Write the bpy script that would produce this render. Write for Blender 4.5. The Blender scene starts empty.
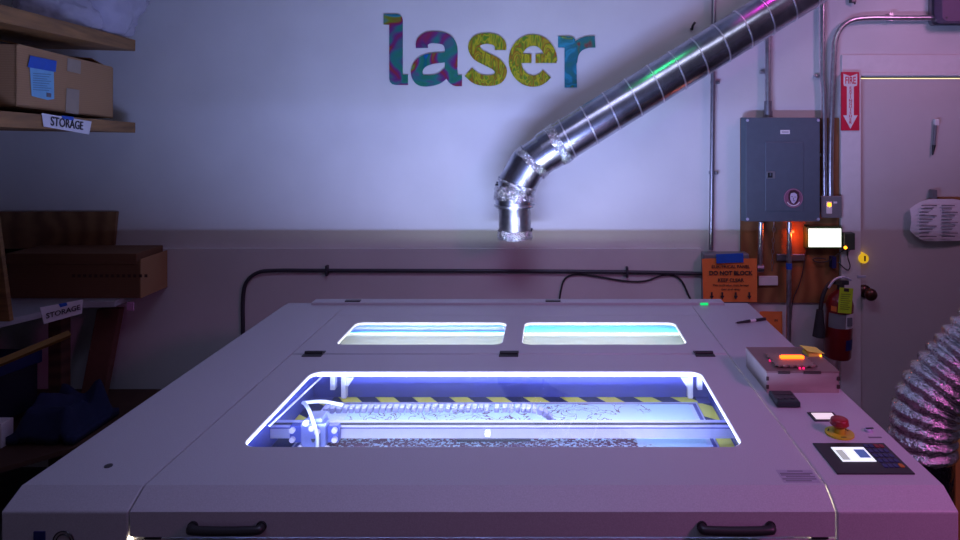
import bpy, bmesh, math, random
from mathutils import Vector, Matrix, noise
random.seed(7)
S = bpy.context.scene
C = S.collection
PI = math.pi

# ------------------------------------------------------------------ camera, world, lights, exposure
FPX, VX, VY, EYE = 655.0, 553.0, 121.0, 1.73
cam = bpy.data.objects.new('camera', bpy.data.cameras.new('camera')); C.objects.link(cam)
cam.location = (0, 0, EYE); cam.rotation_euler = (PI/2, 0, 0)
cam.data.sensor_width = 36; cam.data.lens = FPX/960*36
cam.data.shift_x = -(VX-480)/960; cam.data.shift_y = -(270-VY)/960
cam.data.clip_start = .05
S.camera = cam
S.view_settings.view_transform = 'Standard'; S.view_settings.look = 'None'
S.view_settings.gamma = 1; S.view_settings.use_curve_mapping = False
S.view_settings.exposure = 0
w = bpy.data.worlds.new('world'); S.world = w; w.use_nodes = True
w.node_tree.nodes['Background'].inputs[0].default_value = (.42, .36, .55, 1)
w.node_tree.nodes['Background'].inputs[1].default_value = .10

def area(name, loc, target, sx, sy, power, col, spread=180):
    l = bpy.data.lights.new(name, 'AREA'); l.shape = 'RECTANGLE'; l.size = sx; l.size_y = sy
    l.energy = power; l.color = col; l.spread = math.radians(spread)
    o = bpy.data.objects.new(name, l); C.objects.link(o); o.location = loc
    o.rotation_euler = (Vector(target)-Vector(loc)).to_track_quat('-Z', 'Y').to_euler()
    return o
def point(name, loc, power, col, r=.02):
    l = bpy.data.lights.new(name, 'POINT'); l.energy = power; l.color = col; l.shadow_soft_size = r
    o = bpy.data.objects.new(name, l); C.objects.link(o); o.location = loc
    return o
# louvered LED strip inside the front wall of the cutter: throws light up through the lid window on to the wall
area('led_strip_light', (-.135, 1.454, .940), (-.135, 2.4, 1.30), 1.08, .005, 33, (.36, .44, 1.0), 170)
area('lower_led_strip_light', (-.135, 1.32, .922), (-.135, 2.32, 1.20), 1.05, .006, 4, (.34, .40, 1.0), 110)
area('led_bed_light', (-.135, 1.46, .978), (-.135, 1.80, .82), 1.05, .02, .75, (.66, .74, 1.0), 55)
area('rear_bay_light', (-.135, 2.135, .968), (-.135, 2.48, .93), 1.2, .015, 3.8, (.85, .96, 1.0), 140)
area('rear_bay_back_light', (-.135, 2.462, .980), (-.135, 2.53, .93), 1.25, .015, 1.7, (.85, .96, 1.0), 170)  # added fill that brightens the panels behind the rear panes
area('rear_led_light', (-.135, 1.935, .960), (-.135, 1.75, .88), 1.0, .015, .5, (.55, .62, 1.0), 170)
# dim room light: overhead fill, magenta lamp and washes
area('ambient_fill_light', (-.2, .9, 3.1), (-.1, 1.9, 1.0), 1.2, .7, 4.4, (.50, .50, 1.0), 85)  # added overhead fill for the room's ambient light
area('magenta_lamp_light', (1.9, .2, 2.3), (.75, 1.5, 1.0), .4, .4, 2.4, (1.0, .20, .76), 60)
area('wall_wash_light', (.2, 1.2, 3.0), (.2, 3.3, 2.3), 1.8, .25, 2.6, (.74, .74, 1.0), 100)
def spot(name, loc, target, power, col, deg, r=.008):
    l = bpy.data.lights.new(name, 'SPOT'); l.energy = power; l.color = col; l.shadow_soft_size = r
    l.spot_size = math.radians(deg); l.spot_blend = .6
    o = bpy.data.objects.new(name, l); C.objects.link(o); o.location = loc
    o.rotation_euler = (Vector(target)-Vector(loc)).to_track_quat('-Z', 'Y').to_euler()
spot('green_glint_light', (.217, 2.451, 2.766), (.498, 2.962, 1.953), 3.0, (.03, 1, .25), 26)  # added spot, only to put a green glint on the duct
spot('magenta_glint_light', (.901, 2.477, 3.128), (1.006, 2.962, 2.26), 5.0, (1, .04, .75), 26)  # added spot, only to put a magenta glint on the duct
area('right_wall_light', (2.4, 1.6, 2.9), (1.7, 3.3, 2.05), .4, .4, 2.3, (1.0, .40, .85), 80)  # added wash that tints the right wall and door pink
point('magenta_spot_light', (1.75, 2.7, 2.75), 1.0, (1, .3, .80), .05)

# ------------------------------------------------------------------ materials
def nm(name):
    m = bpy.data.materials.new(name); m.use_nodes = True
    return m, m.node_tree, m.node_tree.nodes['Principled BSDF']
def mat(name, col, rough=.6, metal=0, var=.06, scale=30, bump=0, bscale=None, spec=.5, stretch=None, coat=0):
    m, t, b = nm(name)
    b.inputs['Roughness'].default_value = rough; b.inputs['Metallic'].default_value = metal
    b.inputs['Specular IOR Level'].default_value = spec
    b.inputs['Coat Weight'].default_value = coat
    tc = t.nodes.new('ShaderNodeTexCoord'); mp = t.nodes.new('ShaderNodeMapping')
    t.links.new(tc.outputs['Object'], mp.inputs[0])
    if stretch: mp.inputs['Scale'].default_value = stretch
    n = t.nodes.new('ShaderNodeTexNoise'); n.inputs['Scale'].default_value = scale; n.inputs['Detail'].default_value = 5
    t.links.new(mp.outputs[0], n.inputs[0])
    r = t.nodes.new('ShaderNodeValToRGB')
    r.color_ramp.elements[0].position = .3; r.color_ramp.elements[1].position = .7
    r.color_ramp.elements[0].color = [max(0, c*(1-var)) for c in col]+[1]
    r.color_ramp.elements[1].color = [min(1, c*(1+var)) for c in col]+[1]
    t.links.new(n.outputs[0], r.inputs[0]); t.links.new(r.outputs[0], b.inputs['Base Color'])
    if bump:
        n2 = t.nodes.new('ShaderNodeTexNoise'); n2.inputs['Scale'].default_value = bscale or scale; n2.inputs['Detail'].default_value = 4
        t.links.new(mp.outputs[0], n2.inputs[0])
        bp = t.nodes.new('ShaderNodeBump'); bp.inputs['Strength'].default_value = bump; bp.inputs['Distance'].default_value = .01
        t.links.new(n2.outputs[0], bp.inputs['Height']); t.links.new(bp.outputs[0], b.inputs['Normal'])
    return m
def emis(name, col, k, base=(.8, .8, .8)):
    m, t, b = nm(name)
    b.inputs['Base Color'].default_value = (*base, 1)
    b.inputs['Emission Color'].default_value = (*col, 1); b.inputs['Emission Strength'].default_value = k
    return m
def wood(name, c1, c2, scale=6, rough=.7, axis='X', dist=4):
    m, t, b = nm(name)
    tc = t.nodes.new('ShaderNodeTexCoord'); wv = t.nodes.new('ShaderNodeTexWave'); wv.bands_direction = axis
    wv.inputs['Scale'].default_value = scale; wv.inputs['Distortion'].default_value = dist
    wv.inputs['Detail'].default_value = 4; wv.inputs['Detail Scale'].default_value = .8
    t.links.new(tc.outputs['Object'], wv.inputs[0])
    r = t.nodes.new('ShaderNodeValToRGB'); r.color_ramp.elements[0].color = (*c1, 1); r.color_ramp.elements[1].color = (*c2, 1)
    t.links.new(wv.outputs[0], r.inputs[0]); t.links.new(r.outputs[0], b.inputs['Base Color'])
    b.inputs['Roughness'].default_value = rough
    return m
M = {}
M['wall'] = mat('painted_wall', (.66, .66, .66), .85, var=.05, scale=3, bump=.05, bscale=60)
M['door'] = mat('painted_door', (.58, .56, .55), .5, var=.03, scale=4)
M['floor'] = mat('concrete_floor', (.10, .10, .10), .7, var=.2, scale=6)
M['ceiling'] = mat('ceiling_paint', (.5, .5, .5), .9)
M['trim'] = mat('white_trim_paint', (.72, .72, .72), .55, var=.03)
M['paint'] = mat('grey_powder_coat', (.46, .45, .48), .42, var=.10, scale=420, bump=.08, bscale=500)
M['inner'] = mat('blue_inner_paint', (.07, .08, .30), .30, var=.05)
M['inner_wall'] = mat('blue_side_paint', (.10, .13, .44), .15, var=.05)
M['head_blue'] = mat('head_casting', (.22, .26, .50), .4, .3)
M['bed'] = mat('honeycomb_metal', (.62, .72, .85), .5, var=.1, scale=200)
M['alu'] = mat('anodised_aluminium', (.56, .58, .74), .45, .2, var=.03)
M['black'] = mat('black_plastic', (.02, .02, .022), .4)
M['rubber'] = mat('black_rubber', (.03, .03, .035), .6)
M['dark_metal'] = mat('dark_metal', (.08, .08, .09), .35, .6)
M['galv'] = mat('galvanised_steel', (.56, .56, .60), .30, .95, var=.16, scale=45, bump=.05, bscale=30)
M['galv_bright'] = mat('bright_seam_steel', (.75, .75, .80), .35, .9)
M['duct'] = mat('spiral_duct_steel', (.44, .46, .52), .27, 1, var=.3, scale=14, bump=.06, bscale=10)
M['galv_dark'] = mat('dull_conduit_steel', (.30, .30, .34), .38, .9, var=.1)
M['black_pipe'] = mat('painted_dark_conduit', (.06, .06, .075), .4, .3)
M['hose_foil'] = mat('aluminium_hose_foil', (.62, .62, .64), .20, 1, var=.25, scale=60, bump=.9, bscale=70)
M['foil'] = mat('crumpled_foil', (.75, .75, .78), .16, 1, var=.1, scale=80, bump=1, bscale=90)
M['panelgrey'] = mat('grey_enamel', (.105, .135, .17), .40, .1, var=.04, spec=.5)
M['boxgrey'] = mat('grey_box_enamel', (.20, .21, .23), .45, .2)
M['white'] = mat('white_plastic', (.78, .78, .78), .4)
M['paper'] = mat('white_paper', (.78, .76, .80), .8, var=.03)
M['orange'] = mat('orange_paper', (.85, .22, .05), .8, var=.05)
M['bluetape'] = mat('blue_masking_tape', (.01, .10, .55), .6)
M['bluenote'] = mat('light_blue_paper', (.22, .52, .75), .8)
M['ink'] = mat('black_ink', (.03, .025, .03), .8)
M['greyink'] = mat('grey_ink', (.16, .15, .18), .8)
M['red'] = mat('red_gloss', (.28, .006, .015), .3, coat=.2)
M['sign_red'] = mat('red_sign_vinyl', (.62, .01, .05), .45)
M['ext_red'] = mat('extinguisher_red', (.20, .010, .010), .3, coat=.4)
M['yellow'] = mat('yellow_plastic', (.52, .46, .02), .45)
M['yel_tape'] = mat('yellow_tape', (.85, .80, .10), .6)
M['tag'] = mat('yellow_green_card', (.50, .75, .02), .7)
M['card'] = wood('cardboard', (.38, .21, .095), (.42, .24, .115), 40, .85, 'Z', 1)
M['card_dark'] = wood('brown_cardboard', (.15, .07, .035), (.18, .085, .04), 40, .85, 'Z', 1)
M['tape'] = mat('clear_brown_tape', (.36, .28, .20), .3)
M['shelf'] = mat('plywood_shelf', (.28, .14, .045), .6, var=.35, scale=9, stretch=(1, .3, 6))
M['ply'] = wood('grained_plywood', (.15, .07, .03), (.24, .125, .055), 3.2, .6, 'X', 12)
M['backboard'] = wood('stained_backboard', (.20, .085, .03), (.32, .15, .055), 4, .55, 'X', 6)
M['darkwood'] = wood('dark_timber', (.05, .022, .015), (.09, .04, .025), 6, .7, 'Z', 3)
M['plybox'] = mat('laser_cut_plywood', (.33, .28, .24), .5, var=.18, scale=7, stretch=(1, 1, 3))
M['char'] = mat('charred_edge', (.04, .025, .02), .8)
M['white_top'] = mat('laminate', (.42, .42, .46), .6)
M['navy'] = mat('navy_cloth', (.012, .018, .07), .9, bump=.4, bscale=20)
M['blue_bin'] = mat('blue_plastic', (.008, .02, .12), .5)
M['navy_paint'] = mat('navy_label', (.01, .015, .12), .5)
M['cyan_panel'] = mat('pale_cyan_panel', (.10, .50, .85), .5, var=.05, scale=8)
M['cream_panel'] = mat('cream_panel', (.80, .82, .68), .5, var=.04, scale=8)
M['led'] = emis('white_led', (.80, .86, 1.0), 9)
M['rim'] = emis('led_edge_lit_acrylic', (.68, .75, 1.0), 1.25)  # LED light caught in the acrylic edge, put in as emission
M['rim_soft'] = emis('soft_edge_lit_acrylic', (.70, .78, 1.0), .55)  # edge light of the rear panes, put in as emission
M['screen'] = emis('lit_screen', (.95, 1.0, .92), 1.7)
M['screen_small'] = emis('lit_lcd', (.80, .94, 1.0), .9)
M['lcd_dim'] = emis('dim_lcd', (1, .86, .84), .62)
M['screen_grey'] = emis('grey_screen_area', (.55, .58, .60), .6, (.2, .2, .2))
M['screen_blue'] = emis('blue_screen_area', (.05, .10, .30), .8, (.05, .05, .2))
M['glow'] = emis('orange_glow', (1, .10, .005), 5, (.5, .1, 0))
M['red_led'] = emis('red_led', (1, .04, .01), 12, (.5, 0, 0))
M['pink_led'] = emis('pink_led', (1, .02, .18), 1.2, (.5, 0, .1))
M['green_led'] = emis('green_led', (.01, .9, .2), .9, (0, .4, .1))
M['orange_led'] = emis('orange_led', (1, .25, .01), 5, (.5, .2, 0))
M['amber'] = emis('amber_reflector', (1, .60, .02), .55, (.9, .6, .02))  # shine of the reflective disc, put in as emission
M['warm_gap_glow'] = emis('warm_gap_glow', (1, .80, .42), 1.6)
M['leak_glow'] = emis('warm_leak_glow', (1, .84, .58), 13)  # emission imitating inside light that leaks from the lid gaps
M['mauve'] = mat('mauve_sticker', (.26, .10, .17), .5)
M['fixture'] = mat('purple_grey_box', (.15, .09, .17), .6)
M['key_blue'] = mat('dark_blue_key', (.02, .03, .12), .4)
M['key_red'] = mat('dark_red_key', (.20, .01, .02), .4)
M['knob'] = mat('bronze_knob', (.10, .05, .04), .3, .8)
M['hose_white'] = mat('pale_hose', (.80, .88, .80), .3)

def glass(name, col=(1, 1, 1), ref=.07, rough=.02):
    m = bpy.data.materials.new(name); m.use_nodes = True; t = m.node_tree; t.nodes.clear()
    out = t.nodes.new('ShaderNodeOutputMaterial'); mx = t.nodes.new('ShaderNodeMixShader')
    tr = t.nodes.new('ShaderNodeBsdfTransparent'); gl = t.nodes.new('ShaderNodeBsdfGlossy')
    tr.inputs[0].default_value = (*col, 1); gl.inputs['Roughness'].default_value = rough
    fr = t.nodes.new('ShaderNodeFresnel'); fr.inputs[0].default_value = 1.35
    ge = t.nodes.new('ShaderNodeNewGeometry'); sb = t.nodes.new('ShaderNodeMath'); sb.operation = 'SUBTRACT'; sb.inputs[0].default_value = 1
    ml = t.nodes.new('ShaderNodeMath'); ml.operation = 'MULTIPLY'
    t.links.new(ge.outputs['Backfacing'], sb.inputs[1]); t.links.new(sb.outputs[0], ml.inputs[0]); t.links.new(fr.outputs[0], ml.inputs[1])
    t.links.new(ml.outputs[0], mx.inputs[0])
    t.links.new(tr.outputs[0], mx.inputs[1]); t.links.new(gl.outputs[0], mx.inputs[2]); t.links.new(mx.outputs[0], out.inputs[0])
    return m
M['glass'] = glass('clear_acrylic')
def plastic_film():
    m = bpy.data.materials.new('plastic_film'); m.use_nodes = True; t = m.node_tree; b = t.nodes['Principled BSDF']
    out = t.nodes['Material Output']; mx = t.nodes.new('ShaderNodeMixShader'); tr = t.nodes.new('ShaderNodeBsdfTransparent')
    b.inputs['Base Color'].default_value = (.62, .60, .72, 1); b.inputs['Roughness'].default_value = .18
    lw = t.nodes.new('ShaderNodeLayerWeight'); lw.inputs[0].default_value = .35
    mr = t.nodes.new('ShaderNodeMapRange'); mr.inputs[3].default_value = .38; mr.inputs[4].default_value = .9
    t.links.new(lw.outputs['Facing'], mr.inputs[0]); t.links.new(mr.outputs[0], mx.inputs[0])
    t.links.new(tr.outputs[0], mx.inputs[1]); t.links.new(b.outputs[0], mx.inputs[2]); t.links.new(mx.outputs[0], out.inputs[0])
    return m
M['film'] = plastic_film()
def rainbow(name, cols, scale, dist, k=1):
    m, t, b = nm(name)
    tc = t.nodes.new('ShaderNodeTexCoord')
    mp = t.nodes.new('ShaderNodeMapping'); t.links.new(tc.outputs['Object'], mp.inputs[0])
    mp.inputs['Rotation'].default_value = (0, .5, 0); mp.inputs['Scale'].default_value = (1, 1, k)
    n = t.nodes.new('ShaderNodeTexNoise'); n.inputs['Scale'].default_value = scale; n.inputs['Detail'].default_value = 1.5
    n.inputs['Distortion'].default_value = dist
    t.links.new(mp.outputs[0], n.inputs[0])
    r = t.nodes.new('ShaderNodeValToRGB'); r.color_ramp.interpolation = 'LINEAR'
    e = r.color_ramp.elements
    while len(e) < len(cols): e.new(.5)
    for i, c in enumerate(cols):
        e[i].position = .26+.48*i/(len(cols)-1); e[i].color = (*c, 1)
    t.links.new(n.outputs[0], r.inputs[0]); t.links.new(r.outputs[0], b.inputs['Base Color'])
    b.inputs['Roughness'].default_value = .35; b.inputs['Metallic'].default_value = .2
    return m
M['rainbow_cool'] = rainbow('iridescent_film', [(.0, .12, .45), (.0, .16, .15), (.02, .22, .12), (.02, .20, .20), (.15, .03, .20), (.30, .02, .05), (.20, .28, .01), (.02, .26, .40), (.0, .14, .12)], 8, .8)
M['rainbow_warm'] = rainbow('iridescent_film_gold', [(.08, .26, .01), (.12, .24, .01), (.55, .46, .01), (.10, .26, .01), (.34, .11, .005), (.40, .34, .01), (.10, .24, .01)], 26, 2.2, .35)
M['rainbow_teal'] = rainbow('iridescent_film_teal', [(.28, .01, .02), (.02, .18, .14), (.01, .16, .22), (.02, .28, .42), (.01, .16, .14), (.22, .32, .01)], 12, 1.0)

def hazard(name, base, period=.115, slant=.7, axis=0):
    m, t, b = nm(name)
    tc = t.nodes.new('ShaderNodeTexCoord'); sx = t.nodes.new('ShaderNodeSeparateXYZ'); t.links.new(tc.outputs['Object'], sx.inputs[0])
    mu = t.nodes.new('ShaderNodeMath'); mu.operation = 'MULTIPLY_ADD'; mu.inputs[1].default_value = slant
    t.links.new(sx.outputs[1-axis], mu.inputs[0]); t.links.new(sx.outputs[axis], mu.inputs[2])
    dv = t.nodes.new('ShaderNodeMath'); dv.operation = 'DIVIDE'; dv.inputs[1].default_value = period; t.links.new(mu.outputs[0], dv.inputs[0])
    fr = t.nodes.new('ShaderNodeMath'); fr.operation = 'FRACT'; t.links.new(dv.outputs[0], fr.inputs[0])
    gt = t.nodes.new('ShaderNodeMath'); gt.operation = 'GREATER_THAN'; gt.inputs[1].default_value = .5; t.links.new(fr.outputs[0], gt.inputs[0])
    mx = t.nodes.new('ShaderNodeMix'); mx.data_type = 'RGBA'; mx.inputs[6].default_value = (*base, 1); mx.inputs[7].default_value = (.80, .78, .10, 1)
    t.links.new(gt.outputs[0], mx.inputs[0]); t.links.new(mx.outputs[2], b.inputs['Base Color'])
    b.inputs['Roughness'].default_value = .5
    return m
M['hazard'] = hazard('hazard_tape', (.02, .025, .07), .118, .75)
M['hazard_side'] = hazard('hazard_tape_side', (.02, .025, .07), .2, .75, 1)

def engraved():
    m, t, b = nm('engraved_sheet')
    L = t.links.new
    def N(k, **kw):
        n = t.nodes.new(k)
        for a, v in kw.items(): setattr(n, a, v)
        return n
    def math_(op, a, bb=None, c=None):
        n = N('ShaderNodeMath', operation=op)
        for i, v in enumerate((a, bb, c)):
            if v is None: continue
            if isinstance(v, (int, float)): n.inputs[i].default_value = v
            else: L(v, n.inputs[i])
        return n.outputs[0]
    tc = N('ShaderNodeTexCoord'); sx = N('ShaderNodeSeparateXYZ'); L(tc.outputs['Object'], sx.inputs[0])
    n1 = N('ShaderNodeTexNoise'); n1.inputs['Scale'].default_value = 16; n1.inputs['Detail'].default_value = 3; n1.inputs['Distortion'].default_value = .6
    L(tc.outputs['Object'], n1.inputs[0])
    v = math_('ABSOLUTE', math_('SUBTRACT', n1.outputs[0], .5)); thin = math_('LESS_THAN', v, .011)
    v2 = math_('ABSOLUTE', math_('SUBTRACT', n1.outputs[0], .60)); thin2 = math_('LESS_THAN', v2, .008)
    scrib = math_('MAXIMUM', thin, thin2)
    # rear scribbles fade out to the right
    n2 = N('ShaderNodeTexNoise'); n2.inputs['Scale'].default_value = 5; L(tc.outputs['Object'], n2.inputs[0])
    left = math_('LESS_THAN', math_('ADD', sx.outputs[0], math_('MULTIPLY', n2.outputs[0], .5)), .58)
    rear = math_('MULTIPLY', scrib, left)
    # dense engraving in front
    br = N('ShaderNodeTexBrick'); br.inputs['Scale'].default_value = 30; br.inputs['Mortar Size'].default_value = .07
    br.inputs['Color1'].default_value = (0, 0, 0, 1); br.inputs['Color2'].default_value = (.4, .4, .4, 1); br.inputs['Mortar'].default_value = (1, 1, 1, 1)
    L(tc.outputs['Object'], br.inputs[0])
    n3 = N('ShaderNodeTexNoise'); n3.inputs['Scale'].default_value = 115; n3.inputs['Detail'].default_value = 3; L(tc.outputs['Object'], n3.inputs[0])
    dense = math_('GREATER_THAN', math_('ADD', math_('MULTIPLY', br.outputs[0], .14), n3.outputs[0]), .545)
    front = math_('MULTIPLY', math_('LESS_THAN', sx.outputs[1], .0), math_('LESS_THAN', sx.outputs[0], .33))
    fr = math_('MULTIPLY', dense, front)
    msk = math_('MAXIMUM', math_('MULTIPLY', rear, math_('SUBTRACT', 1.0, front)), fr)
    mx = N('ShaderNodeMix', data_type='RGBA'); mx.inputs[6].default_value = (.52, .72, .80, 1); mx.inputs[7].default_value = (.15, .08, .10, 1)
    L(msk, mx.inputs[0]); L(mx.outputs[2], b.inputs['Base Color']); b.inputs['Roughness'].default_value = .6
    return m
M['engraved'] = engraved()

# ------------------------------------------------------------------ helpers
def link(name, bm, m, parent=None, smooth=False, bevel=0, seg=2, loc=None):
    me = bpy.data.meshes.new(name)
    bmesh.ops.recalc_face_normals(bm, faces=bm.faces)
    if loc is not None: bmesh.ops.translate(bm, verts=bm.verts, vec=-Vector(loc))
    bm.to_mesh(me); bm.free()
    me.materials.append(M[m] if isinstance(m, str) else m)
    o = bpy.data.objects.new(name, me); C.objects.link(o)
    if smooth:
        for p in me.polygons: p.use_smooth = True
    if smooth == 'auto':
        me.set_sharp_from_angle(angle=math.radians(35))
    if bevel:
        b = o.modifiers.new('bevel', 'BEVEL'); b.width = bevel; b.segments = seg; b.limit_method = 'ANGLE'
    if loc is not None: o.location = loc
    if parent is not None:
        o.parent = parent
        o.matrix_parent_inverse = Matrix.Translation(-parent.location) if True else None
        if parent.parent is not None:
            o.matrix_parent_inverse = parent_world(parent).inverted()
    return o
def parent_world(p):
    mtx = p.matrix_basis
    while p.parent is not None:
        mtx = p.parent.matrix_basis @ p.matrix_parent_inverse @ mtx if False else p.parent.matrix_basis @ (p.matrix_parent_inverse @ mtx)
        p = p.parent
    return mtx
def tag(o, label, cat, group=None, kind=None):
    o['label'] = label; o['category'] = cat
    if group: o['group'] = group
    if kind: o['kind'] = kind
    return o
def thing(name, loc, label, cat, group=None):
    o = bpy.data.objects.new(name, None); C.objects.link(o); o.location = loc; o.empty_display_size = .1
    return tag(o, label, cat, group)
def struct(name, bm, m, **k):
    o = link(name, bm, m, **k); o['kind'] = 'structure'; return o
def B(): return bmesh.new()
def box(bm, x0, x1, y0, y1, z0, z1, rot=None, piv=None):
    r = bmesh.ops.create_cube(bm, size=1)['verts']
    for v in r: v.co = Vector(((x0+x1)/2+v.co.x*(x1-x0), (y0+y1)/2+v.co.y*(y1-y0), (z0+z1)/2+v.co.z*(z1-z0)))
    if rot:
        p = Vector(piv) if piv is not None else Vector(((x0+x1)/2, (y0+y1)/2, (z0+z1)/2))
        bmesh.ops.rotate(bm, verts=r, cent=p, matrix=rot)
    return bm
def cyl(bm, a, b, r, r2=None, n=20, caps=True):
    a, b = Vector(a), Vector(b); d = b-a
    g = bmesh.ops.create_cone(bm, cap_ends=caps, segments=n, radius1=r, radius2=r if r2 is None else r2, depth=d.length)['verts']
    q = d.to_track_quat('Z', 'Y').to_matrix().to_4x4(); q.translation = (a+b)/2
    bmesh.ops.transform(bm, matrix=q, verts=g)
    return bm
def sph(bm, c, r, sc=(1, 1, 1), u=20, v=12):
    g = bmesh.ops.create_uvsphere(bm, u_segments=u, v_segments=v, radius=r)['verts']
    for x in g: x.co = Vector((x.co.x*sc[0]+c[0], x.co.y*sc[1]+c[1], x.co.z*sc[2]+c[2]))
    return bm
def tube(bm, pts, rad, n=12, caps=True):
    pts = [Vector(p) for p in pts]
    rf = rad if callable(rad) else (lambda i: rad)
    t = (pts[1]-pts[0]).normalized(); up = Vector((0, 0, 1)) if abs(t.z) < .9 else Vector((0, 1, 0))
    u = t.cross(up).normalized(); rings = []
    for i, p in enumerate(pts):
        t2 = ((pts[min(i+1, len(pts)-1)]-pts[max(i-1, 0)])).normalized()
        u = (u-t2*u.dot(t2)).normalized(); v = t2.cross(u)
        rings.append([bm.verts.new(p+(u*math.cos(2*PI*k/n)+v*math.sin(2*PI*k/n))*rf(i)) for k in range(n)])
    for a, b in zip(rings, rings[1:]):
        for k in range(n): bm.faces.new((a[k], a[(k+1) % n], b[(k+1) % n], b[k]))
    if caps: bm.faces.new(rings[0][::-1]); bm.faces.new(rings[-1])
    return bm
def catmull(pts, n=8):
    P = [Vector(p) for p in pts]; P = [2*P[0]-P[1]]+P+[2*P[-1]-P[-2]]; out = []
    for i in range(1, len(P)-2):
        for k in range(n):
            t = k/n
            out.append(.5*((2*P[i])+(-P[i-1]+P[i+1])*t+(2*P[i-1]-5*P[i]+4*P[i+1]-P[i+2])*t*t+(-P[i-1]+3*P[i]-3*P[i+1]+P[i+2])*t**3))
    out.append(P[-2]); return out
def prism(bm, poly, axis, a, b):
    """extrude a 2D polygon along x (poly = (y,z)), y (poly = (x,z)) or z (poly = (x,y))"""
    f = {'x': lambda p, t: (t, p[0], p[1]), 'y': lambda p, t: (p[0], t, p[1]), 'z': lambda p, t: (p[0], p[1], t)}[axis]
    A = [bm.verts.new(f(p, a)) for p in poly]; Bv = [bm.verts.new(f(p, b)) for p in poly]
    bm.faces.new(A[::-1]); bm.faces.new(Bv)
    for i in range(len(poly)):
        j = (i+1) % len(poly); bm.faces.new((A[i], A[j], Bv[j], Bv[i]))
    return bm
def rrect(x0, x1, y0, y1, r, n=6):
    out = []
    for cx, cy, a0 in ((x1-r, y1-r, 0), (x0+r, y1-r, 90), (x0+r, y0+r, 180), (x1-r, y0+r, 270)):
        for k in range(n+1):
            a = math.radians(a0+90*k/n); out.append((cx+r*math.cos(a), cy+r*math.sin(a)))
    return out
def holed(outer, holes, depth):
    """2D outline with holes, extruded to `depth`, as a bmesh lying in XY from z=0 to depth"""
    cu = bpy.data.curves.new('tmp', 'CURVE'); cu.dimensions = '2D'; cu.fill_mode = 'BOTH'; cu.extrude = depth/2
    for ring in [outer]+holes:
        s = cu.splines.new('POLY'); s.points.add(len(ring)-1); s.use_cyclic_u = True
        for p, q in zip(s.points, ring): p.co = (q[0], q[1], 0, 1)
    o = bpy.data.objects.new('tmp', cu); C.objects.link(o)
    dg = bpy.context.evaluated_depsgraph_get(); me = bpy.data.meshes.new_from_object(o.evaluated_get(dg))
    bm = B(); bm.from_mesh(me); bpy.data.objects.remove(o); bpy.data.curves.remove(cu); bpy.data.meshes.remove(me)
    bmesh.ops.remove_doubles(bm, verts=bm.verts, dist=1e-5)
    bmesh.ops.translate(bm, verts=bm.verts, vec=(0, 0, depth/2))
    return bm
def text_bm(s, size, depth=.0006, mtx=None, align='CENTER', bold=0, space=1):
    cu = bpy.data.curves.new('tmp', 'FONT'); cu.body = s; cu.size = size; cu.extrude = depth; cu.align_x = align; cu.align_y = 'CENTER'
    cu.offset = bold; cu.space_line = space; cu.resolution_u = 3
    o = bpy.data.objects.new('tmp', cu); C.objects.link(o)
    dg = bpy.context.evaluated_depsgraph_get(); me = bpy.data.meshes.new_from_object(o.evaluated_get(dg))
    bm = B(); bm.from_mesh(me); bpy.data.objects.remove(o); bpy.data.curves.remove(cu); bpy.data.meshes.remove(me)
    if mtx is not None: bmesh.ops.transform(bm, matrix=mtx, verts=bm.verts)
    return bm
FACE = Matrix.Rotation(PI/2, 4, 'X')                        # text standing up, facing the camera side (-Y)
def wtext(s, size, x, y, z, roll=0, bold=0, rz=0, sx=1):
    return text_bm(s, size, mtx=Matrix.Translation((x, y, z)) @ Matrix.Rotation(rz, 4, 'Z') @ FACE @ Matrix.Rotation(roll, 4, 'Z') @ Matrix.Diagonal((sx, 1, 1, 1)), bold=bold)
def P(px, py, Y):
    """a point of the place, from the survey of the photograph at distance Y"""
    return Vector(((px-VX)*Y/FPX, Y, EYE-(py-VY)*Y/FPX))
WY = 3.30                                                   # the back wall

# ------------------------------------------------------------------ the room
struct('floor', box(B(), -3.6, 3.2, -1.2, WY+.1, -.06, 0), 'floor')
struct('ceiling', box(B(), -3.6, 3.2, -1.2, WY+.1, 3.4, 3.46), 'ceiling')
struct('wall_left', box(B(), -3.66, -3.6, -1.2, WY+.1, 0, 3.4), 'wall')
struct('wall_right', box(B(), 3.2, 3.26, -1.2, WY+.1, 0, 3.4), 'wall')
DX0, DX1, DZ = P(859, 0, WY).x, 2.62, P(0, 78, WY).z
bm = B(); box(bm, -3.6, DX0, WY, WY+.10, 0, 3.4); box(bm, DX0, DX1, WY, WY+.10, DZ+.006, 3.4); box(bm, DX1, 3.2, WY, WY+.10, 0, 3.4)
struct('wall_back', bm, 'wall')
struct('wall_behind_door', box(B(), DX0-.3, 3.2, WY+.5, WY+.54, 0, 3.0), 'wall')
# furred-out lower wall with a narrow sill
LZ = P(0, 249, WY-.03).z
struct('trim_1', box(B(), -3.6, P(700, 0, WY).x, WY-.025, WY, 0, LZ), 'wall')
struct('trim_2', box(B(), P(838.5, 0, WY).x, DX0-.004, WY-.03, WY, 0, P(0, 131, WY).z+.28), 'trim', bevel=.002)
bm = B(); box(bm, P(841, 0, WY).x, 3.1, WY-.012, WY, P(0, 76, WY).z, P(0, 55, WY).z); box(bm, P(841, 0, WY).x, 3.1, WY-.02, WY-.012, P(0, 76, WY).z, P(0, 72.6, WY).z)
struct('trim_3', bm, 'trim', bevel=.002)
d = struct('door_1', box(B(), DX0+.004, DX1-.004, WY+.004, WY+.044, .01, DZ-.004), 'door', bevel=.002)
gap_glow = link('door_gap_glow', cyl(B(), (DX0+.05, WY+.14, DZ+.02), (DX1-.05, WY+.14, DZ+.02), .016), 'warm_gap_glow')  # added glow behind the door, imitating light leaking over it
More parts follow.
